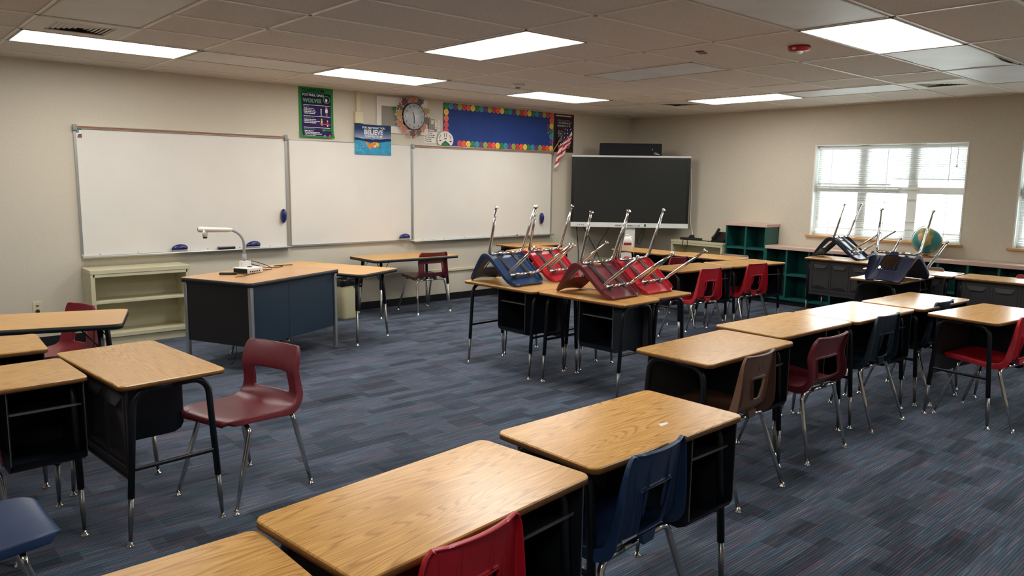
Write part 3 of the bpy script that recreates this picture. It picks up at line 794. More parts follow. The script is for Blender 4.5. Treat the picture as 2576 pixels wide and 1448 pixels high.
fl = MB(); nu, nv = 22, 26; G = []
for a in range(nu + 1):
    row = []
    for b_ in range(nv + 1):
        u, v = a / nu, b_ / nv
        xx = .03 + (.045 + .085 * min(1, v * 2.0)) * 2 * (u - .5) - .13 * max(0, v - .4)
        top = .02 - .10 * (1 - u) ; z = top - v * (.34 + .22 * (1 - u))
        yy = -.045 + .022 * math.sin(u * 15 + v * 2) * (.4 + .6 * v) - .004
        row.append(fl.bm.verts.new((xx, yy, z)))
    G.append(row)
for a in range(nu):
    for b_ in range(nv):
        u, v = a / nu, b_ / nv
        if v < .42:
            key = 'flag_blue' if not (a % 4 == 1 and b_ % 3 == 1) else 'flag_white'
        else: key = 'flag_red' if int((v * 11 + u * 1.5)) % 2 else 'flag_white'
        fl.use(key); fl._f([G[a][b_], G[a + 1][b_], G[a + 1][b_ + 1], G[a][b_ + 1]], True)
fl.build('cloth', None, t, False)
# outlet
t = thing('wall_outlet', 'cream wall outlet with a black plug near the floor by the bookcase', 'outlet', (-2.2, 0, .30), 0, None, WR)
MB().box(-.036, .036, 0, .115, 0, .008, .003).build('cover_plate', 'cream', t)
MB().box(-.012, .012, .07, .082, .008, .0095).box(-.01, .012, .08, .084, .008, .01).build('socket', 'print_brown', t)
MB().lathe([(0, .008), (.018, .008), (.014, .03), (.006, .05), (0, .05)], 12).move((0, .028, 0)).build('plug', 'dark', t)

# ------------------------------------------------------------------ student desk
DZ = .707
def make_desk(bx0, bx1):
    root = thing('student_desk', 'x', 'desk', (0, 0, 0), 0, 'student desks')
    W_, D_ = .83, .452
    p = rrect(-W_ / 2, W_ / 2, -D_ / 2, D_ / 2, .032, 6)
    pi = rrect(-W_ / 2 + .003, W_ / 2 - .003, -D_ / 2 + .003, D_ / 2 - .003, .030, 6)
    t = MB(); n = len(p)
    lo = [t.bm.verts.new((x, y, DZ - .021)) for x, y in p]; mi = [t.bm.verts.new((x, y, DZ - .004)) for x, y in p]; hi = [t.bm.verts.new((x, y, DZ)) for x, y in pi]
    t.use('wood')._f(hi); t.use('wood_edge')._f(list(reversed(lo)))
    for k in range(n):
        t.use('wood_edge')._f([lo[k], lo[(k + 1) % n], mi[(k + 1) % n], mi[k]], True)
        t.use('wood')._f([mi[k], mi[(k + 1) % n], hi[(k + 1) % n], hi[k]])
    t.build('desktop', None, root)
    # legs: one black tube each, bent under the top; chrome insert and glide
    for sx in (-1, 1):
        xl = sx * .365
        for sy in (-1, 1):
            y0, y1 = sy * .160, sy * .200
            path = [(xl, sy * .001, DZ - .036), (xl, y0 - sy * .07, DZ - .036)]
            for q in range(1, 6):
                a = R(90 * q / 5.0); path.append((xl, y0 - sy * .07 + sy * .073 * math.sin(a), DZ - .036 - .075 * (1 - math.cos(a))))
            def yat(z): return y0 + sy * .003 + (y1 - y0) * (DZ - .11 - z) / (DZ - .11)
            path.append((xl, yat(.21), .21))
            lg = MB().tube(path, .0145, 10).build('leg', 'black_metal', root)
            MB().tube([(xl, yat(.225), .225), (xl, yat(.11), .11), (xl, yat(.02), .02)], [.0118, .0112, .0075], 10).build('leg_insert', 'steel', lg)
            MB().lathe([(0, 0), (.018, 0), (.0175, .005), (.008, .011), (.007, .024), (0, .024)], 14, (xl, yat(.01), 0)).build('glide', 'chrome', lg)
        MB().tube([(xl, -.186, .345), (xl, -.165, .330), (xl, .165, .330), (xl, .186, .345)], .0105, 8).build('stretcher', 'black_metal', root)
    # back panel with pressed panels
    bp = MB(); zb, zt = .29, DZ - .024
    bp.use('panel_metal').box(-.352, .352, .172, .184, zb, zt, .003)
    bp.box(-.352, .352, .180, .190, zb - .004, zb + .006)
    for k in range(3):
        x0 = -.335 + k * .227; x1 = x0 + .212
        for (a, b_, c, d) in ((x0, x0 + .012, zb + .045, zt - .03), (x1 - .012, x1, zb + .045, zt - .03), (x0, x1, zt - .042, zt - .03), (x0, x1, zb + .045, zb + .055)):
            bp.box(a, b_, .184, .189, c, d)
        m_ = (x0 + x1) / 2
        tp = [(m_ - .085, .1845, zt - .045), (m_ + .085, .1845, zt - .045), (m_ + .055, .203, zt - .088), (m_ - .055, .203, zt - .088)]
        bp.poly3(tp); bp.poly3([tp[3], tp[2], (m_ + .055, .184, zt - .09), (m_ - .055, .184, zt - .09)])
        bp.poly3([tp[0], tp[3], (m_ - .055, .184, zt - .09)]); bp.poly3([tp[2], tp[1], (m_ + .055, .184, zt - .09)])
        ar = [(m_ + .085 * math.cos(R(a)), .1845 + .02 * math.sin(R(a)), zb + .056 + .05 * math.sin(R(a))) for a in range(0, 181, 20)]
        bp.poly3(ar); bp.poly3([(x_, .184, z_ + .001) for x_, y_, z_ in reversed(ar)])
        for p0_, p1_ in zip(ar, ar[1:]): bp.poly3([p0_, p1_, (p1_[0], .184, p1_[2] + .001), (p0_[0], .184, p0_[2] + .001)])
    bp.use('worn_edge')
    for k in range(3): bp.box(-.335 + k * .227, -.335 + k * .227 + .212, .1885, .1915, zb + .045, zb + .049)
    bp.box(-.35, .35, .185, .1905, zb - .005, zb - .003)
    bp.build('back_panel', None, root, False)
    # book box on the sitter's right
    bx = MB(); x0, x1 = bx0, bx1; y0 = -.207 if bx1 > .35 else -.19; zt = DZ - .023; zb = .335; th = .006
    prof = [(y0, zt), (y0, zb + .04), (y0 + .012, zb + .016), (y0 + .045, zb), (.172, zb), (.172, zt)]
    for xa in (x0, x1 - th):
        bx.use('box_metal').prism_axis(prof, xa, xa + th, 'x')
    inner = [(y0, zb + .04), (y0 + .012, zb + .016), (y0 + .045, zb), (.172, zb)]
    for (a, b_) in zip(inner, inner[1:]):
        bx.use('box_metal').poly3([(x0, a[0], a[1]), (x1, a[0], a[1]), (x1, b_[0], b_[1]), (x0, b_[0], b_[1])])
        bx.poly3([(x0, a[0], a[1] + th), (x1, a[0], a[1] + th), (x1, b_[0], b_[1] + th), (x0, b_[0], b_[1] + th)])
    bx.box(x0, x1, .164, .172, zb, zt)
    bx.use('worn_edge').box(x0 - .0005, x0 + .002, y0 - .002, y0 + .0015, zb + .04, zt); bx.box(x1 - .002, x1 + .0005, y0 - .002, y0 + .0015, zb + .04, zt)
    bx.box(x0, x1, y0 + .043, y0 + .047, zb - .0012, zb + .0005)
    bx.build('book_box', None, root)
    MB().use('box_metal').box(x0 + th, x1 - th, y0 + .03, .16, .578, .583).use('shelf_lip').box(x0 + th, x1 - th, y0 + .027, y0 + .031, .577, .586).build('shelf', None, root)
    return root
BOX = {'a': (.115, .397), 'b': (-.015, .30)}; desk_proto = {}
def desk(x, y, deg, label, kind='a'):
    """deg = world direction of the sitter's right hand along the long side"""
    if kind not in desk_proto: o = desk_proto[kind] = make_desk(*BOX[kind])
    else: o = copy_tree(desk_proto[kind])
    o.scale = (1, 1, 1); o.location = (x, y, 0); o.rotation_euler = (0, 0, R(deg)); o['label'] = label
    return o
o = desk(-3.155, -6.285, .3, 'student desk cut off at the bottom edge, wedged under the corner of the next top'); o.scale = (1, 1, .967)
desk(-2.31, -6.221, 6.3, 'student desk nearest the camera, with the bright red chair in front')
desk(-1.425, -6.146, .8, 'student desk with a white scrap on its top and the bright blue chair')
desk(-.036, -5.606, 1.2, 'student desk where the brown chair with a notched back is tucked in')
desk(.85, -5.507, -2, 'student desk with a maroon chair tucked in, second after the row gap')
desk(1.684, -5.561, -2.1, 'glossy student desk reflecting the window, with the blackish green chair')
desk(2.556, -5.629, -2.3, 'brightest glare covered student desk at the far end of the row')
desk(2.385, -6.175, -6.9, 'student desk at the right edge with red chair, its end frame facing us')
desk(3.92, -4.908, .2, 'student desk under the upturned navy chair whose back faces the camera')
desk(5.205, -3.884, -90 + 180, 'student desk showing two pressed panels, under the upturned chair by the counter')
desk(4.62, -4.817, 92, 'student desk in front of the brown chair, mostly behind the upturned navy chair')
desk(4.64, -5.68, 91, 'student desk with pressed panel front at the right edge, near the counter')
desk(.694, -3.198, -88, 'student desk carrying the upturned blue chair', 'b')
desk(.768, -4.035, -87.5, 'student desk carrying the upturned maroon chair', 'b')
desk(1.165, -3.13, 92, 'student desk carrying the upturned red chair behind the blue one', 'b')
desk(1.245, -3.975, 90.4, 'student desk carrying the upturned red chair beside the maroon one', 'b')
desk(2.985, -3.29, -4, 'student desk with the red chair beside the upturned chairs')
desk(3.845, -3.385, -7.5, 'student desk with a red chair, closest to the teal cubbies')
desk(4.05, -1.9, -90, 'student desk carrying the white jug below the display')
desk(4.133, -2.72, -88, 'student desk next to the jug desk, in front of the beige cabinet')
desk(3.44, -.40, -.5, 'student desk against the whiteboard wall, left of the display')
desk(3.02, -1.0, 17, 'student desk set at an angle, seen past the upturned blue chair')
desk(-3.15, -3.36, -3, 'student desk at the left edge with a small white mark, by the black edged table')
desk(-3.15, -4.09, 2.7, 'student desk at the left edge, open book box facing the camera')
desk(-2.484, -4.124, 90 + 5.0, 'student desk standing crosswise with the maroon chair beside it', 'b')

# scrap of sticker
t = thing('paper_scrap', 'torn white sticker scrap on a wooden desktop', 'scrap', (-1.33, -6.24, DZ + .0002))
MB().prism([(-.025, -.012), (.02, -.01), (.028, .004), (.008, .006), (-.012, .012)], 0, .0008).build('sheet', 'paper', t)
t = thing('paper_scrap', 'small white paper lying under the upturned navy chair', 'scrap', (3.66, -5.04, DZ + .0002))
MB().prism([(-.06, -.05), (.05, -.04), (.06, .05), (-.05, .05)], 0, .0008).build('sheet', 'paper', t)
t = thing('carpet_litter', 'pale scrap of litter on the carpet behind the front desks', 'scrap', (-1.02, -4.83, .001), .3)
MB().prism([(-.03, -.006), (.0, -.01), (.03, .0), (.024, .012), (-.01, .004)], 0, .004).build('scrap', 'print_brown', t)

# ------------------------------------------------------------------ school chair
def crom(pts, n):
    P = [Vector(p) for p in pts]; P = [2 * P[0] - P[1]] + P + [2 * P[-1] - P[-2]]; out = []
    for i in range(1, len(P) - 2):
        for k in range(n):
            t = k / n; a, b, c, d = P[i - 1], P[i], P[i + 1], P[i + 2]
            out.append(.5 * ((2 * b) + (-a + c) * t + (2 * a - 5 * b + 4 * c - d) * t * t + (-a + 3 * b - 3 * c + d) * t ** 3))
    out.append(P[-2]); return out
def lerp_tab(tab, s):
    if s <= tab[0][0]: return tab[0][1]
    for (a, va), (b, vb) in zip(tab, tab[1:]):
        if s <= b: return va + (vb - va) * (s - a) / (b - a)
    return tab[-1][1]
def shell(prof, wtab, ftab, hole, ribs, sback, ring):
    """one moulded seat and back; prof = (y, z) from the front lip to the top of the back"""
    C = crom(prof, 8); L = [0.0]
    for a, b in zip(C, C[1:]): L.append(L[-1] + (b - a).length)
    tot = L[-1]
    def at(s):
        s = max(0, min(tot, s))
        for i in range(len(L) - 1):
            if s <= L[i + 1] + 1e-9:
                t = (s - L[i]) / max(1e-9, L[i + 1] - L[i]); p = C[i].lerp(C[i + 1], t)
                i0 = max(0, i - 2); i1 = min(len(C) - 1, i + 3); tg = (C[i1] - C[i0]).normalized()
                return p, tg
    def s_of_z(zz):
        for i in range(len(C) - 1, 0, -1):
            if C[i - 1].y <= zz <= C[i].y and C[i].x < -.1: return L[i - 1] + (L[i] - L[i - 1]) * (zz - C[i - 1].y) / (C[i].y - C[i - 1].y)
    s0, s1 = s_of_z(hole['z0']), s_of_z(hole['z1'])
    rows = [0, .018, .045]
    k = .09
    while k < s0 - .03: rows.append(k); k += .042
    rows += [s0 - .016, s0, s0 + .012, (s0 + s1) / 2, s1 - .012, s1, s1 + .016]
    k = s1 + .05
    while k < tot - .05: rows.append(k); k += .042
    rows += [tot - .034, tot - .012, tot]
    def hx(s):
        t = max(0, min(1, (s - s0) / (s1 - s0))); return hole['w0'] + (hole['w1'] - hole['w0']) * t
    bm = bmesh.new(); grid = []; nrm = []
    rowdefs = [(s, 0.0) for s in rows] + [(tot, .5), (tot, 1.0)]
    for s, topf in rowdefs:
        p, tg = at(s); n = Vector((-tg.y, tg.x))
        fr = s / tot; hw = lerp_tab(wtab, fr) / 2; fl = lerp_tab(ftab, fr)
        h = hx(s)
        xs = [-hw, -hw + .008, -hw * .80, -h - (hw * .8 - h) * .35, -h - .010, -h, -h * .55, 0, h * .55, h, h + .010, h + (hw * .8 - h) * .35, hw * .80, hw - .008, hw]
        ent = [(-hw - .003, 1.0), (-hw - .0015, .5)] + [(x, 0.0) for x in xs] + [(hw + .0015, .5), (hw + .003, 1.0)]
        row = []
        inback = max(0, min(1, (fr - sback) / .12))
        for x, d in ent:
            u = min(1, abs(x) / hw)
            off = n * (fl * d + topf * .016)
            dish = -.012 * (1 - u * u) * (1 - inback) * min(1, s / .08) + .0
            wrap = .026 * u * u * inback
            y = p.x + off.x + wrap * -n.x + (-dish) * n.x * (1 if inback < .5 else 0)
            z = p.y + off.y + wrap * -n.y * .3 + (-dish) * n.y * (1 if inback < .5 else 0)
            row.append(bm.verts.new((x, y, z)))
        grid.append(row); nrm.append(n)
    nc = len(grid[0]); r0 = rows.index(s0); r1 = rows.index(s1)
    c0, c1 = 2 + 5, 2 + 9
    for i in range(len(grid) - 1):
        for j in range(nc - 1):
            if r0 <= i < r1 and c0 <= j < c1: continue
            bm.faces.new([grid[i][j], grid[i][j + 1], grid[i + 1][j + 1], grid[i + 1][j]])
    # lip round the hole, turned to the back
    loop = [(r0, j) for j in range(c0, c1)] + [(i, c1) for i in range(r0, r1)] + [(r1, j) for j in range(c1, c0, -1)] + [(i, c0) for i in range(r1, r0, -1)]
    lip = []
    for i, j in loop:
        v = grid[i][j]; q = bm.verts.new(v.co + Vector((0, nrm[i].x, nrm[i].y)) * .014); lip.append(q)
    for k in range(len(loop)):
        a = grid[loop[k][0]][loop[k][1]]; b = grid[loop[(k + 1) % len(loop)][0]][loop[(k + 1) % len(loop)][1]]
        bm.faces.new([a, b, lip[(k + 1) % len(loop)], lip[k]])
    for v in [v for v in bm.verts if not v.link_faces]: bm.verts.remove(v)
    bmesh.ops.recalc_face_normals(bm, faces=bm.faces)
    me = bpy.data.meshes.new('tmp'); bm.to_mesh(me); bm.free()
    o = bpy.data.objects.new('tmp', me); COL.objects.link(o)
    m1 = o.modifiers.new('s', 'SOLIDIFY'); m1.thickness = .0045; m1.offset = 0
    m2 = o.modifiers.new('b', 'SUBSURF'); m2.levels = 2; m2.render_levels = 2
    dg = bpy.context.evaluated_depsgraph_get()
    me2 = bpy.data.meshes.new_from_object(o.evaluated_get(dg)); bpy.data.objects.remove(o); bpy.data.meshes.remove(me)
    bm = bmesh.new(); bm.from_mesh(me2)
    mb = MB(); mb.bm.free(); mb.bm = bm
    for x_, sa, sb in ribs:       # raised ribs down the rear of the back
        pa, pb = [], []
        for k in range(7):
            s = (sa + (sb - sa) * k / 6.0) * tot; p, tg = at(s); n = Vector((-tg.y, tg.x)); u = abs(x_) / (lerp_tab(wtab, s / tot) / 2)
            b0 = p - n * (.026 * u * u); wd = .0015 + .004 * math.sin(PI * k / 6.0 * .8 + .3); tip = b0 + n * (.0035 + .007 * math.sin(PI * min(1, k / 6.0 + .12)))
            pa.append([bm.verts.new((x_ - wd, b0.x, b0.y)), bm.verts.new((x_, tip.x, tip.y)), bm.verts.new((x_ + wd, b0.x, b0.y))])
        for a, b in zip(pa, pa[1:]):
            for q in range(2): bm.faces.new([a[q], a[q + 1], b[q + 1], b[q]])
    if ring:
        p, tg = at(ring * tot); n = Vector((-tg.y, tg.x)); q = p + n * .003
        mb.tube([(.017 * math.cos(R(a)), q.x, q.y + .017 * math.sin(R(a))) for a in range(0, 300, 20)], .0016, 5)
    bmesh.ops.recalc_face_normals(bm, faces=bm.faces)
    bm.to_mesh(me2); bm.free()
    for f_ in me2.polygons: f_.use_smooth = True
    return me2
prA = [(.224, .402), (.227, .420), (.212, .437), (.16, .443), (.06, .436), (-.05, .427), (-.125, .424), (-.175, .434), (-.203, .465), (-.207, .51), (-.199, .555), (-.195, .595), (-.203, .635), (-.22, .68), (-.238, .714)]
meA = shell(prA, [(0, .27), (.03, .31), (.06, .36), (.11, .395), (.17, .405), (.4, .405), (.5, .41), (.6, .41), (.74, .375), (.86, .385), (.95, .385), (.985, .36), (1, .335)],
            [(0, .03), (.45, .032), (.55, .044), (.7, .042), (.9, .03), (1, .014)], dict(z0=.476, z1=.583, w0=.128, w1=.120), [], .5, 0)
prB = [(.220, .398), (.224, .415), (.21, .431), (.16, .437), (.07, .432), (-.03, .423), (-.11, .419), (-.165, .427), (-.196, .455), (-.208, .50), (-.217, .555), (-.226, .62), (-.236, .685), (-.245, .735)]
ribsB = [(x, .70, .97) for x in (-.055, .055)] + [(x, .60, .95) for x in (-.115, .115)]
meB = shell(prB, [(0, .25), (.03, .29), (.06, .345), (.11, .385), (.17, .398), (.35, .40), (.5, .40), (.62, .395), (.8, .355), (.95, .325), (.985, .30), (1, .275)],
            [(0, .034), (.42, .032), (.5, .042), (.62, .045), (.8, .034), (1, .014)], dict(z0=.456, z1=.612, w0=.070, w1=.086), ribsB, .48, 0)
meC = shell(prB, [(0, .25), (.03, .29), (.06, .345), (.11, .385), (.17, .398), (.35, .40), (.5, .40), (.62, .38), (.8, .34), (.95, .315), (.985, .29), (1, .265)],
            [(0, .034), (.42, .032), (.5, .044), (.62, .05), (.8, .036), (1, .014)], dict(z0=.505, z1=.615, w0=.032, w1=.066), [(x, .64, .92) for x in (-.115, .115)], .48, .905)
def make_chair(kind, key):
    me = {'A': meA, 'B': meB, 'C': meC}[kind]
    root = thing('school_chair', 'x', 'chair', (0, 0, 0), 0, 'moulded school chairs')
    m = me.copy(); m.materials.clear(); m.materials.append(M[key])
    o = bpy.data.objects.new('seat_shell', m); COL.objects.link(o); o.parent = root
    yr = -.235 if kind == 'A' else -.282
    ft = .225
    for nm, yf, yt, zt, xf, xt in (('rear', yr, -.155, .390, .228, .196), ('front', ft, .105, .394, .212, .182)):
        for sx in (-1, 1):
            dy, dz = yf - yt, -zt
            p = []
            for q in range(5):
                a = R(90 * q / 4.0)
                p.append((sx * (xt - .045 + .045 * math.sin(a)), yt + dy * .04 * (1 - math.cos(a)), zt - .042 * (1 - math.cos(a))))
            p = [(sx * .075, yt, zt)] + p
            zq = zt - .042
            def at(z):
                t = (zq - z) / zq; return (sx * (xt + (xf - xt) * t), yt + dy * (.04 + .96 * t), z)
            p += [at(.2), at(.022)]
            lg = MB().tube(p, [.0122] * (len(p) - 2) + [.0120, .0085], 10).build('leg', 'chrome', root)
            x_, y_, _ = at(.01)
            MB().lathe([(0, 0), (.017, 0), (.0165, .005), (.009, .012), (.0085, .026), (0, .026)], 14, (x_, y_, 0)).build('glide', 'chrome', lg)
        MB().tube([(-.08, yt, zt), (.08, yt, zt)], .0118, 10).build('crossbar', 'chrome', root)
    for sx in (-1, 1):
        MB().box(sx * .085 - .016, sx * .085 + .016, -.15, .13, .400, .411, .002).box(sx * .085 - .016, sx * .085 - .012, -.15, .13, .392, .402).box(sx * .085 + .012, sx * .085 + .016, -.15, .13, .392, .402).build('rail', 'steel', root)
    if kind != 'A': MB().prism_axis([(-.04, .442), (.04, .442), (.028, .404), (-.028, .404)], -.204, -.186, 'y').build('rear_bracket', key, root)
    return root
protos = {}
def chair(kind, key, x, y, head, label):
    """head = direction the sitter faces, degrees from world +x"""
    if (kind, key) not in protos: o = protos[(kind, key)] = make_chair(kind, key)
    else: o = copy_tree(protos[(kind, key)])
    o.scale = (1, 1, 1); o.location = (x, y, 0); o.rotation_euler = (0, 0, R(head - 90)); o['label'] = label
    return o
chair('A', 'maroon', -2.05, -4.225, 198, 'maroon chair standing alone beside the crosswise desk, its seat facing us')
chair('B', 'red', -2.417, -6.275, 96, 'bright red chair cut off by the bottom edge of the photo')
chair('B', 'blue', -1.602, -6.19, 95, 'blue ribbed chair tucked under the desk with the white scrap')
chair('C', 'brown', -.145, -5.69, 93, 'brown chair with a notched back, tucked under a desk')
chair('A', 'maroon', .71, -5.66, 90, 'maroon chair seen from behind between the brown and the blackish green chairs')
chair('B', 'greenblack', 1.56, -5.61, 88.6, 'blackish green ribbed chair tucked under a glossy desk')
chair('B', 'navy', 2.50, -5.62, 88, 'navy chair squeezed between the glare covered desk and the one in front')
chair('B', 'red', 2.30, -6.21, 84, 'red chair at the right edge of the photo, under the desk end frame')
chair('B', 'red', 2.86, -3.41, 86, 'red chair tucked in right behind the upturned red chair')
chair('B', 'red', 3.66, -3.44, 84, 'red chair tucked under the desk closest to the teal cubbies')
chair('B', 'darkred', 3.50, -2.55, 90, 'dark red chair whose top shows in front of the jug desk')
chair('A', 'maroon', 1.657, -.48, 88.7, 'maroon chair pulled up to the table under the middle whiteboards')
chair('A', 'brown', 4.26, -2.86, 180, 'brown chair whose top rim shows behind the desk by the beige cabinet')
chair('B', 'brown', 4.63, -4.86, 176, 'brown chair whose curved top shows before the window counter')
chair('B', 'red', 4.66, -5.80, 178, 'red chair top peeking over the desk at the right edge by the counter')
o = chair('B', 'darkred', -2.47, -2.14, 202, 'red chair behind the black edged table, below the wall outlet'); o.scale = (.92, .92, .92)
chair('A', 'darkred', -3.26, -4.16, 88, 'dark red chair barely showing at the left edge')
chair('B', 'blue', -3.235, -5.0, 2, 'blue chair seat poking in at the lower left edge')

def upturned(kind, key, bx, by, rz, label):
    """chair laid upside down on a desktop; (bx, by) is the middle between its two resting edges"""
    o = chair(kind, key, 0, 0, 90, label)
    me = [c for c in o.children if c.name.startswith('seat_shell')][0].data
    best = None
    pb = max((v.co for v in me.vertices), key=lambda c: c.z); pf = max((v.co for v in me.vertices if v.co.z < .45), key=lambda c: c.y)
    th = math.atan2(-(pb.z - pf.z), pb.y - pf.y)
    if math.cos(th) > 0: th += PI
    for it in range(12):       # settle so both edges touch
        m = Matrix.Rotation(th, 3, 'X')
        zs = [(m @ v.co) for v in me.vertices]
        ym = sum(v.y for v in zs) / len(zs)
        a = min((v for v in zs if v.y > ym), key=lambda v: v.z); b = min((v for v in zs if v.y <= ym), key=lambda v: v.z)
        d = a.z - b.z
        if abs(d) < 1e-4: break
        th -= math.atan2(d, a.y - b.y)
    m = Matrix.Rotation(th, 3, 'X'); zs = [(m @ v.co) for v in me.vertices]; ym = sum(v.y for v in zs) / len(zs)
    a = min((v for v in zs if v.y > ym), key=lambda v: v.z); b = min((v for v in zs if v.y <= ym), key=lambda v: v.z)
    c = Matrix.Rotation(R(rz), 3, 'Z') @ Vector((0, (a.y + b.y) / 2, 0))
    full = Matrix.Translation((bx - c.x, by - c.y, DZ + .0006 - min(a.z, b.z))) @ (Matrix.Rotation(R(rz), 4, 'Z') @ Matrix.Rotation(th, 4, 'X'))
    o.matrix_world = full
    o.location = full.to_translation(); o.rotation_euler = full.to_euler()
    return o
upturned('B', 'blue', .68, -3.08, 4, 'blue chair resting upside down on a desk, legs in the air')
upturned('B', 'red', 1.145, -3.06, 3, 'red chair resting upside down behind the upturned blue chair')
upturned('B', 'maroon', .80, -3.99, 4, 'maroon chair resting upside down, nearest of the upturned ones')
upturned('B', 'red', 1.235, -3.98, 2, 'red chair resting upside down beside the upturned maroon chair')
upturned('B', 'navy', 5.27, -3.76, 2, 'navy chair resting upside down in front of the window, seen from the side')
upturned('B', 'black_plastic', 3.70, -5.02, 88, 'navy chair resting upside down with its back toward the camera')

t = thing('school_stool', 'chrome legged seat pushed under the teacher desk, only its feet showing', 'stool', (-.66, -1.21, 0), R(20))
MB().prism(rrect(-.17, .17, -.17, .17, .06), .42, .45).build('seat', 'black_plastic', t)
for k in range(4):
    a = R(-5 + 90 * k); u, v = math.cos(a), math.sin(a)
    l = MB().tube([(.12 * u, .12 * v, .42), (.17 * u, .17 * v, .40), (.31 * u, .31 * v, .02)], [.012, .012, .009], 10).build('leg', 'chrome', t)
    MB().lathe([(0, 0), (.017, 0), (.0165, .005), (.009, .012), (.0085, .026), (0, .026)], 12, (.314 * u, .314 * v, 0)).build('glide', 'chrome', l)

# ------------------------------------------------------------------ tables
def table(name, label, x, y, deg, W_, D_, z, edge, key):
    t = thing(name, label, 'table', (x, y, 0), R(deg), 'work tables')
    p = rrect(-W_ / 2, W_ / 2, -D_ / 2, D_ / 2, .05, 6); b = MB(); n = len(p)
    b.use(key).prism([(u * .996, v * .994) for u, v in p], z - .004, z)
    b.build('tabletop', None, t)
    MB().prism(p, z - .032, z - .002, True).build('edge_band', edge, t)
    for sx in (-1, 1):
        for sy in (-1, 1):
            x0, y0 = sx * (W_ / 2 - .13), sy * (D_ / 2 - .10); x1, y1 = sx * (W_ / 2 - .10), sy * (D_ / 2 - .055)
            def at(q): k = (z - .03 - q) / (z - .03); return (x0 + (x1 - x0) * k, y0 + (y1 - y0) * k, q)
            lg = MB().tube([at(z - .032), at(.33)], .0165, 12).build('leg', 'black_metal', t)
            MB().tube([at(.345), at(.10), at(.02)], [.0135, .012, .009], 10).build('leg_insert', 'steel', lg)
            MB().lathe([(0, 0), (.018, 0), (.017, .006), (.009, .012), (.008, .024), (0, .024)], 12, (at(.01)[0], at(.01)[1], 0)).build('glide', 'chrome', lg)
            br = MB(); a = at(z - .17)
            br.tube([a, (a[0] - sx * .11, a[1], z - .034)], .004, 6); br.tube([a, (a[0], a[1] - sy * .09, z - .034)], .004, 6)
            br.build('brace', 'black_metal', t)
    return t
table('work_table', 'black edged table at the left edge, in front of the red chair', -2.734, -2.477, -18.5, 1.22, .575, .67, 'black_edge', 'wood_table')
table('work_table', 'table against the wall under the whiteboards, with the maroon chair', 1.43, -.43, -.8, 1.14, .60, .665, 'black_edge', 'wood_table')
table('work_table', 'table butted against the end of the teacher desk', .085, -1.12, 24.6 + 90, 1.22, .62, .68, 'black_edge', 'wood_table')

# ------------------------------------------------------------------ teacher desk
TX, TY, TR = -.755, -1.545, 24.5
t = thing('teacher_desk', 'large teacher desk with navy front and wooden top', 'desk', (TX, TY, 0), R(TR))
W_, D_, z = 1.13, .75, .73
p = rrect(-W_ / 2, W_ / 2, -D_ / 2, D_ / 2, .03, 5)
MB().prism([(u * .995, v * .993) for u, v in p], z - .004, z).build('desktop', 'wood_teacher', t)
MB().prism(p, z - .036, z - .002, True).build('edge_band', 'black_edge', t)
a, b = W_ / 2 - .035, D_ / 2 - .035
MB().use('navy_metal').box(-a + .02, a - .02, -b, -b + .018, .21, z - .037, .003).box(-.09, -.086, -b - .0015, -b, .2, z - .05).build('front_panel', None, t)
for sx in (-1, 1):
    MB().box(sx * a - .009, sx * a + .009, -b + .02, b - .02, .21, z - .037, .003).build('end_panel', 'dark_metal', t)
MB().box(-a + .02, -.16, b - .02, b - .005, .21, z - .037, .003).box(.16, a - .02, b - .02, b - .005, .21, z - .037, .003).build('drawer_front', 'navy_metal', t)
for sx in (-1, 1):
    for sy in (-1, 1):
        l = MB().box(sx * a - .016, sx * a + .016, sy * b - .016, sy * b + .016, .02, z - .036, .004).build('leg', 'alu', t)
        MB().lathe([(0, 0), (.017, 0), (.014, .012), (.008, .022), (0, .022)], 12, (sx * a, sy * b, 0)).build('glide', 'chrome', l)
# document camera
DCX, DCY = -.865, -1.475
t = thing('document_camera', 'white document camera with gooseneck arm on the teacher desk', 'camera', (DCX, DCY, z), R(TR))
MB().box(-.09, .09, -.085, .085, .004, .052, .008).build('base', 'white_plastic', t)
MB().box(-.0925, -.088, -.075, .075, .008, .046, .002).build('front_plate', 'dark', t)
pp = MB()
for k in range(6): pp.box(-.07 + k * .022, -.058 + k * .022, -.0865, -.084, .016, .028)
pp.build('ports', 'dark', t)
MB().box(-.01, .02, -.03, .0, .052, .058, .002).build('buttons', 'dark', t)
inv = Matrix.Rotation(-R(TR), 3, 'Z'); hd = inv @ Vector((-.748, .664, 0)); hd.normalize()
n0 = Vector((0.02, .055, 0))
MB().prism([(n0.x - .045, n0.y - .03), (n0.x + .045, n0.y - .03), (n0.x + .035, n0.y + .03), (n0.x - .035, n0.y + .03)], .052, .10).build('neck_mount', 'white_plastic', t)
path = [n0 + Vector((0, 0, .05)), n0 + Vector((0, 0, .16)), n0 + Vector((0, 0, .24))]
for q in range(1, 8):
    an = R(84 * q / 7.0); path.append(n0 + Vector((0, 0, .24)) + hd * (.125 * (1 - math.cos(an))) + Vector((0, 0, .125 * math.sin(an))))
MB().tube(path[:2], .017, 14).build('neck_collar', 'grey_plastic', t)
MB().tube(path, .0115, 12).build('gooseneck', 'grey_plastic', t)
e = path[-1]; e2 = e + hd * .27
hm = MB().tube([e - hd * .02, e + hd * .02, e2 - hd * .02, e2], [.013, .019, .024, .024], 14).build('camera_head', 'white_plastic', t)
MB().tube([e2, e2 + hd * .006], .019, 14).build('knob', 'dark', hm)
q = e2 - hd * .05
MB().tube([q, q - Vector((0, 0, .06))], [.024, .02], 14).build('lens_housing', 'white_plastic', hm)
MB().tube([q - Vector((0, 0, .06)), q - Vector((0, 0, .075))], .017, 14).build('lens', 'dark', hm)
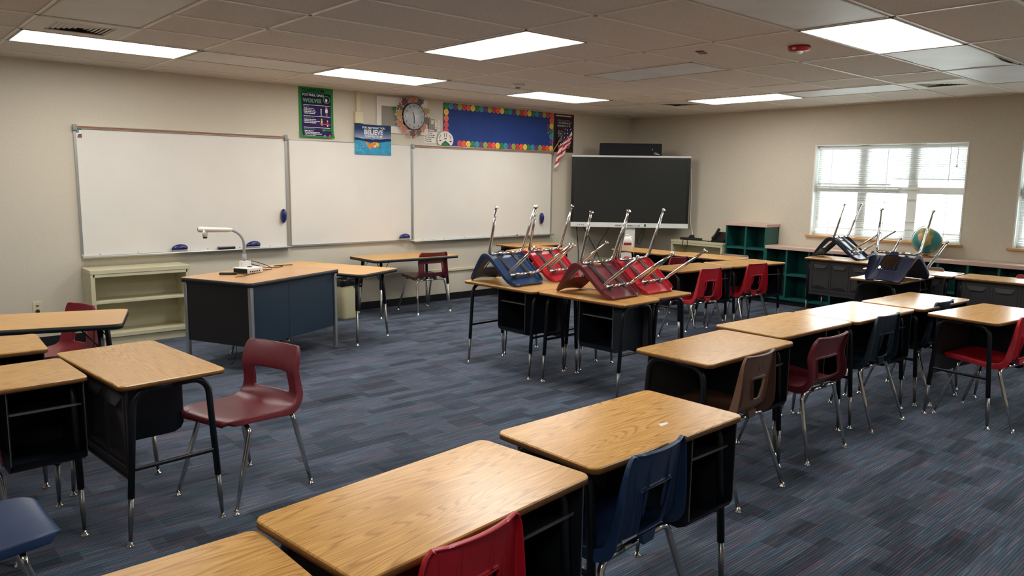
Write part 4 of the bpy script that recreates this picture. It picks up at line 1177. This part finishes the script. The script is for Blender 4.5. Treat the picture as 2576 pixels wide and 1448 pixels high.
def lc(u, v, zz=0.0):   # point in teacher-desk-aligned axes
    w_ = Matrix.Rotation(R(TR), 3, 'Z') @ Vector((u, v, 0)); return (DCX + w_.x, DCY + w_.y, z + zz)
def cable(name, label, pts, r=.0035, key='rubber', n=6, part='cord'):
    t = thing(name, label, 'cable', (0, 0, 0)); t.location = pts[0]
    o = Vector(pts[0]); MB().tube([Vector(p) - o for p in crom(pts, n)], r, 6).build(part, key, t); return t
cable('desk_cable', 'looped black cable behind the document camera on the teacher desk', [lc(.095, .03, .02), lc(.2, .0, .006), lc(.33, .03, .006), lc(.30, .14, .05), lc(.2, .22, .085), lc(.16, .17, .07), lc(.27, .08, .02), lc(.40, .04, .006), lc(.52, .07, .006), lc(.46, .12, .008), lc(.56, .11, .006), lc(.64, .06, .006)])
cable('desk_power_cable', 'thin black cord crossing the teacher desk edge down to the floor', [lc(-.02, -.09, .01), lc(-.13, -.12, .004), lc(-.21, -.13, .004), lc(-.265, -.13, .003), lc(-.29, -.13, -.03), lc(-.285, -.13, -.3), lc(-.30, -.10, -.7), lc(-.42, .0, -.722), lc(-.62, .1, -.724)], .0025)
t = thing('remote_control', 'black remote control lying beside the document camera', 'remote', lc(-.17, .06), R(TR - 60))
MB().box(-.07, .07, -.022, .022, .001, .018, .006).build('case', 'dark', t)
bb_ = MB()
for k in range(4): bb_.box(-.05 + k * .022, -.04 + k * .022, -.008, .008, .018, .0195)
bb_.build('buttons', 'grey_plastic', t)

# ------------------------------------------------------------------ bookcases
t = thing('bookcase', 'low beige metal bookcase below the first whiteboard', 'bookcase', (-1.40, -.17, 0))
W_, D_, h = .86, .31, .70; x0, x1, y0, y1 = -W_ / 2, W_ / 2, -D_ / 2, D_ / 2
MB().box(x0 - .004, x1 + .004, y0 - .004, y1, h - .04, h, .004).build('top', 'beige_metal', t)
for xa in (x0, x1 - .035): MB().box(xa, xa + .035, y0, y1, 0, h - .04, .002).build('side_panel', 'beige_metal', t)
MB().box(x0 + .03, x1 - .03, y1 - .012, y1, .02, h - .04).build('back_panel', 'beige_metal', t)
MB().box(x0 + .03, x1 - .03, y0 + .01, y1 - .012, .388, .41, .002).build('shelf', 'beige_metal', t)
MB().box(x0 + .03, x1 - .03, y0 + .002, y1 - .012, .075, .11, .002).build('shelf', 'beige_metal', t)
MB().box(x0 + .03, x1 - .03, y0 + .02, y0 + .03, .0, .076).build('kick_plate', 'beige_metal', t)
MB().box(x0 + .02, x1 - .02, y0, y0 + .012, h - .068, h - .04, .002).build('header', 'beige_metal', t)
t = thing('beige_cabinet', 'low beige metal bookcase holding the phone beside the teal cubbies', 'bookcase', (5.755, -1.545, 0), R(-90))
W_, D_, h = .86, .35, .735; x0, x1, y0, y1 = -W_ / 2, W_ / 2, -D_ / 2, D_ / 2
MB().box(x0 - .004, x1 + .004, y0 - .004, y1, h - .035, h, .004).build('top', 'beige_metal', t)
for xa in (x0, x1 - .03): MB().box(xa, xa + .03, y0, y1, 0, h - .035, .002).build('side_panel', 'beige_metal', t)
MB().box(x0 + .03, x1 - .03, y1 - .012, y1, .02, h - .035).build('back_panel', 'beige_metal', t)
MB().box(x0 + .03, x1 - .03, y0 + .01, y1 - .012, .36, .38, .002).build('shelf', 'beige_metal', t)
MB().box(x0 + .03, x1 - .03, y0 + .002, y1 - .012, .07, .10, .002).build('shelf', 'beige_metal', t)
MB().box(x0 + .02, x1 - .02, y0, y0 + .012, h - .065, h - .035, .002).build('header', 'beige_metal', t)

# teal cubby units
XF = 5.62
def cubby(name, label, ya, yb, h, ndiv, shelves, cat='shelves'):
    t = thing(name, label, cat, (XF, (ya + yb) / 2, 0), 0)
    w = (ya - yb) / 2; d = XW - XF - .004
    MB().box(0, d, -w, -w + .022, .0, h).build('side_panel', 'teal', t); MB().box(0, d, w - .022, w, .0, h).build('side_panel', 'teal', t)
    MB().box(d - .012, d, -w, w, 0, h).build('back_panel', 'teal', t)
    for k in range(1, ndiv): MB().box(.004, d - .012, -w + 2 * w * k / ndiv - .012, -w + 2 * w * k / ndiv + .012, .09, h).build('divider', 'teal', t)
    for s in shelves: MB().box(.006, d - .012, -w + .02, w - .02, s - .012, s + .012).build('shelf', 'teal', t)
    MB().box(0, d, -w, w, 0.066, .09).build('bottom_panel', 'teal', t)
    MB().box(.04, .055, -w, w, 0, .066).build('kick_plate', 'black_base', t)
    return t, w, d
t, w_, d_ = cubby('cubby_tower', 'tall teal cubby unit with a pinkish beige top', -1.992, -2.60, .985, 2, (.69, .40))
MB().box(-.012, d_, -w_ - .012, w_ + .008, .985, 1.025, .003).build('top', 'counter', t)
for k, (ya, yb, l) in enumerate(((-2.602, -4.10, 'low teal cubby unit beside the tall one, under the counter'), (-4.102, -5.60, 'low teal cubby unit under the counter below the window'), (-5.602, -7.10, 'low teal cubby unit under the far end of the counter'))):
    cubby('cubby_unit', l, ya, yb, .715, 5, (.395,))[0]['group'] = 'low cubby units'
t = thing('window_counter', 'long pinkish beige countertop along the window wall', 'counter', (XF, -4.85, .715))
MB().box(-.02, XW - XF - .002, -2.25, 2.245, .0, .042, .004).build('countertop', 'counter', t)
# globe
t = thing('desk_globe', 'world globe on the counter in front of the window', 'globe', (5.73, -4.53, .757))
MB().sphere((0, 0, .192), .152, 32, 20).build('ball', 'globe', t)
MB().lathe([(0, 0), (.095, 0), (.09, .012), (.03, .02), (.018, .035), (0, .035)], 24).build('base', 'globe_base', t)
mer = [(0, .163 * math.sin(R(a)), .192 - .163 * math.cos(R(a))) for a in range(-30, 171, 10)]
MB().tube(mer, .005, 6).build('meridian_arm', 'wood_sill', t)

# ------------------------------------------------------------------ phone, power strip, jug, bin
t = thing('desk_phone', 'black desk phone on the beige cabinet against the teal unit', 'phone', (5.72, -1.86, .735), R(-90))
MB().prism_axis([(-.09, 0), (.1, 0), (.1, .13), (.07, .14), (-.09, .03)], -.10, .10, 'x').build('body', 'bag_black', t)
MB().tube([(-.08, -.09, .055), (-.08, -.03, .10), (-.08, .06, .175)], [.02, .015, .022], 10).build('handset', 'dark', t)
st = MB()
for k in range(3): st.box(-.02, .08, .0 + k * .03, .012 + k * .03, .075 + .018 * k, .085 + .018 * k)
st.build('keypad', 'grey_plastic', t)
cable('phone_cord', 'black phone cord lying on the beige cabinet', [(5.66, -1.80, .742), (5.63, -1.75, .745), (5.64, -1.70, .741), (5.66, -1.65, .742), (5.68, -1.5, .741)], .006)
t = thing('power_strip', 'black power strip on the beige cabinet with a white cord above', 'power strip', (5.68, -1.39, .7355), R(-78))
MB().box(-.16, .16, -.03, .03, 0, .035, .008).build('case', 'dark', t)
MB().prism_axis([(-.04, .035), (.05, .035), (.03, .08), (-.01, .075)], -.02, .02, 'y').build('plug', 'dark', t)
cable('white_cable', 'white cable running up the wall beside the display', [(5.685, -1.41, .80), (5.78, -1.33, .86), (5.9, -1.21, .98), (5.925, -1.18, 1.35), (5.925, -1.16, 1.75)], .006, 'white_plastic')
cable('hanging_loop', 'thin black cord loop hanging over the beige cabinet front', [(5.64, -1.34, .75), (5.575, -1.33, .74), (5.565, -1.33, .66), (5.565, -1.37, .62), (5.565, -1.41, .66), (5.575, -1.40, .74), (5.64, -1.40, .75)], .004)
t = thing('white_jug', 'white plastic jug with a red label on a desk below the display', 'jug', (3.90, -1.70, DZ), R(-45)); t.scale = (.74, .74, .70)
def pro(w, d): return rrect(-w, w, -d, d, min(w, d) * .5, 4)
jb = MB(); prev = None
for zz, k in ((0, .9), (.008, 1), (.15, 1), (.185, .93), (.215, .72), (.235, .5), (.25, .36)):
    ring = [jb.bm.verts.new((x * k, y * k, zz)) for x, y in pro(.082, .06)]
    if prev:
        for i in range(len(ring)): jb._f([prev[i], prev[(i + 1) % len(ring)], ring[(i + 1) % len(ring)], ring[i]], True)
    else: jb._f(list(reversed(ring)))
    prev = ring
jb._f(prev); jb.build('body', 'white_plastic', t)
MB().tube([(.03, 0, .245), (.075, 0, .235), (.085, 0, .19), (.08, 0, .15)], .011, 8).build('handle', 'white_plastic', t)
MB().lathe([(0, .25), (.026, .25), (.026, .278), (0, .278)], 16).build('cap', 'white_plastic', t)
MB().box(-.07, .06, -.0622, -.0604, .09, .135).build('label', 'label_red', t)
t = thing('yellow_bin', 'yellow bin in a clear bag behind the upturned maroon chair', 'bin', (4.26, -.95, 0))
MB().lathe([(.13, 0), (.165, .36), (.17, .42), (.15, .46), (.10, .475), (0, .48)], 24).build('bin', 'yellow', t)
MB().lathe([(.172, .2), (.2, .36), (.2, .44), (.17, .50), (.09, .53), (0, .52)], 20, (0, 0, 0), False).build('bag', 'bag_clear', t)
t = thing('waste_bin', 'cream waste bin lined with a black bag', 'bin', (.70, -.36, 0), R(10))
b = MB(); prev = None
for zz, k in ((0, .82), (.02, .86), (.40, 1.0)):
    ring = [b.bm.verts.new((x * k, y * k, zz)) for x, y in rrect(-.125, .125, -.1, .1, .05, 4)]
    if prev:
        for i in range(len(ring)): b._f([prev[i], prev[(i + 1) % len(ring)], ring[(i + 1) % len(ring)], ring[i]], True)
    else: b._f(list(reversed(ring)))
    prev = ring
b.build('body', 'trash_cream', t)
b = MB(); prev = None; rb = random.Random(2)
for zz, k in ((.37, 1.03), (.39, 1.08), (.43, 1.09), (.452, 1.04), (.44, .95), (.36, .86), (.30, .75)):
    ring = [b.bm.verts.new((x * (k + rb.uniform(-.02, .02)), y * (k + rb.uniform(-.02, .02)), zz + rb.uniform(-.006, .006))) for x, y in rrect(-.125, .125, -.1, .1, .05, 4)]
    if prev:
        for i in range(len(ring)): b._f([prev[i], prev[(i + 1) % len(ring)], ring[(i + 1) % len(ring)], ring[i]], True)
    prev = ring
b._f(prev)
b.build('bin_bag', 'bag_black', t, False)
MB().sphere((.105, -.115, .37), .024, 12, 8, 1.0).build('bag_knot', 'bag_black', t)

# ------------------------------------------------------------------ display across the corner
n2 = Vector((-1, -1, 0)).normalized(); dcor = 1.08
cpos = Vector((XW, 0, 0)) + n2 * dcor + Vector((.7071, -.7071, 0)) * -.088
t = thing('display', 'large dark interactive display on a white stand across the corner', 'display', (cpos.x, cpos.y, 0), R(-45))
# local x = to the photo's right, local -y = toward the room
W_ = 1.69; z0, z1 = .893, 1.922
MB().box(-W_ / 2, W_ / 2, 0, .06, z0 + .05, z1 - .02, .006).build('bezel', 'tv_black', t)
MB().box(-W_ / 2 + .035, W_ / 2 - .035, -.003, .001, z0 + .075, z1 - .05).build('screen', 'screen', t)
MB().box(-W_ / 2 - .004, W_ / 2 + .004, -.006, .062, z1 - .026, z1, .004).build('top_trim', 'white_paint', t)
bt = MB().box(-W_ / 2 + .0, W_ / 2 + .0, -.012, .062, z0, z0 + .068, .004).build('bottom_bar', 'white_paint', t)
MB().box(-.20, .16, -.0145, -.0115, z0 + .018, z0 + .040, .0015).build('pen_tray', 'grey_plastic', bt)
MB().box(-.12, -.03, -.017, -.014, z0 + .023, z0 + .035, .001).box(.05, .13, -.017, -.014, z0 + .023, z0 + .035, .001).build('pens', 'white_plastic', bt)
MB().box(.215, .245, -.0135, -.0115, z0 + .016, z0 + .052).build('badge', 'p_green', bt)
sp = MB()
for k in range(4): sp.lathe([(0, 0), (.009 - .001 * k, 0), (.009 - .001 * k, .003), (0, .003)], 10, (0, 0, 0)); sp.move((0.028, 0, 0))
sp.rot(PI / 2, 'X').move((-.77, -.012, z0 + .03)).build('buttons', 'grey_plastic', bt)
MB().box(-.095, .095, .03, .09, .05, z0 + .25, .004).build('column', 'white_plastic', t)
MB().box(-.4, .4, -.12, .25, 0.0, .05, .008).build('stand_base', 'grey_plastic', t)
t = thing('speaker_box', 'long black box standing on top of the display', 'speaker', (cpos.x, cpos.y, 1.9225), R(-45))
MB().box(-.45, .43, .0, .16, 0, .172, .008).build('cabinet', 'soundbar', t)
MB().tube([(.40, -.003, .018), (.34, -.003, .022), (.315, -.003, .033), (.335, -.003, .042), (.375, -.003, .034)], .0035, 6).build('logo_print', 'p_white', t)
MB().box(.29, .30, -.002, .001, .085, .095).build('status_light', 'p_white', t)
def dl(u, v, zz):
    w = Matrix.Rotation(R(-45), 3, 'Z') @ Vector((u, v, 0)); return (cpos.x + w.x, cpos.y + w.y, zz)
cable('display_cable', 'black cable hanging from the display at its left end', [dl(-.76, .03, .9), dl(-.74, .04, .75), dl(-.72, .04, .5), dl(-.72, .05, .2), dl(-.7, .05, .012)], .006)
cable('display_cable', 'black cable slanting down from under the display to the floor on the left', [dl(-.66, .03, .895), dl(-.55, .05, .7), dl(-.42, .1, .45), dl(-.30, .2, .1), dl(-.28, .3, .012)], .006)
cable('display_cable', 'black cable running diagonally toward the display column', [dl(-.28, .03, .895), dl(-.34, .05, .78), dl(-.43, .06, .62), dl(-.5, .08, .3), dl(-.5, .1, .012)], .006)
cable('display_cable', 'looped black cable just past the white display column', [dl(.20, .03, .895), dl(.17, .04, .8), dl(.13, .05, .68), dl(.17, .05, .66), dl(.21, .05, .75), dl(.23, .03, .895)], .006)

# ------------------------------------------------------------------ world and render
wd = bpy.data.worlds.new('world'); sc.world = wd; wd.use_nodes = True
bg = wd.node_tree.nodes['Background']; bg.inputs['Color'].default_value = (.90, .96, 1.0, 1); bg.inputs['Strength'].default_value = 10.0
sc.view_settings.view_transform = 'Standard'; sc.view_settings.look = 'None'; sc.view_settings.gamma = 1.0
sc.view_settings.exposure = 1.08; sc.view_settings.use_curve_mapping = False
sc.cycles.use_denoising = True
sc.cycles.max_bounces = 10; sc.cycles.diffuse_bounces = 5; sc.cycles.glossy_bounces = 4; sc.cycles.sample_clamp_indirect = 8.0
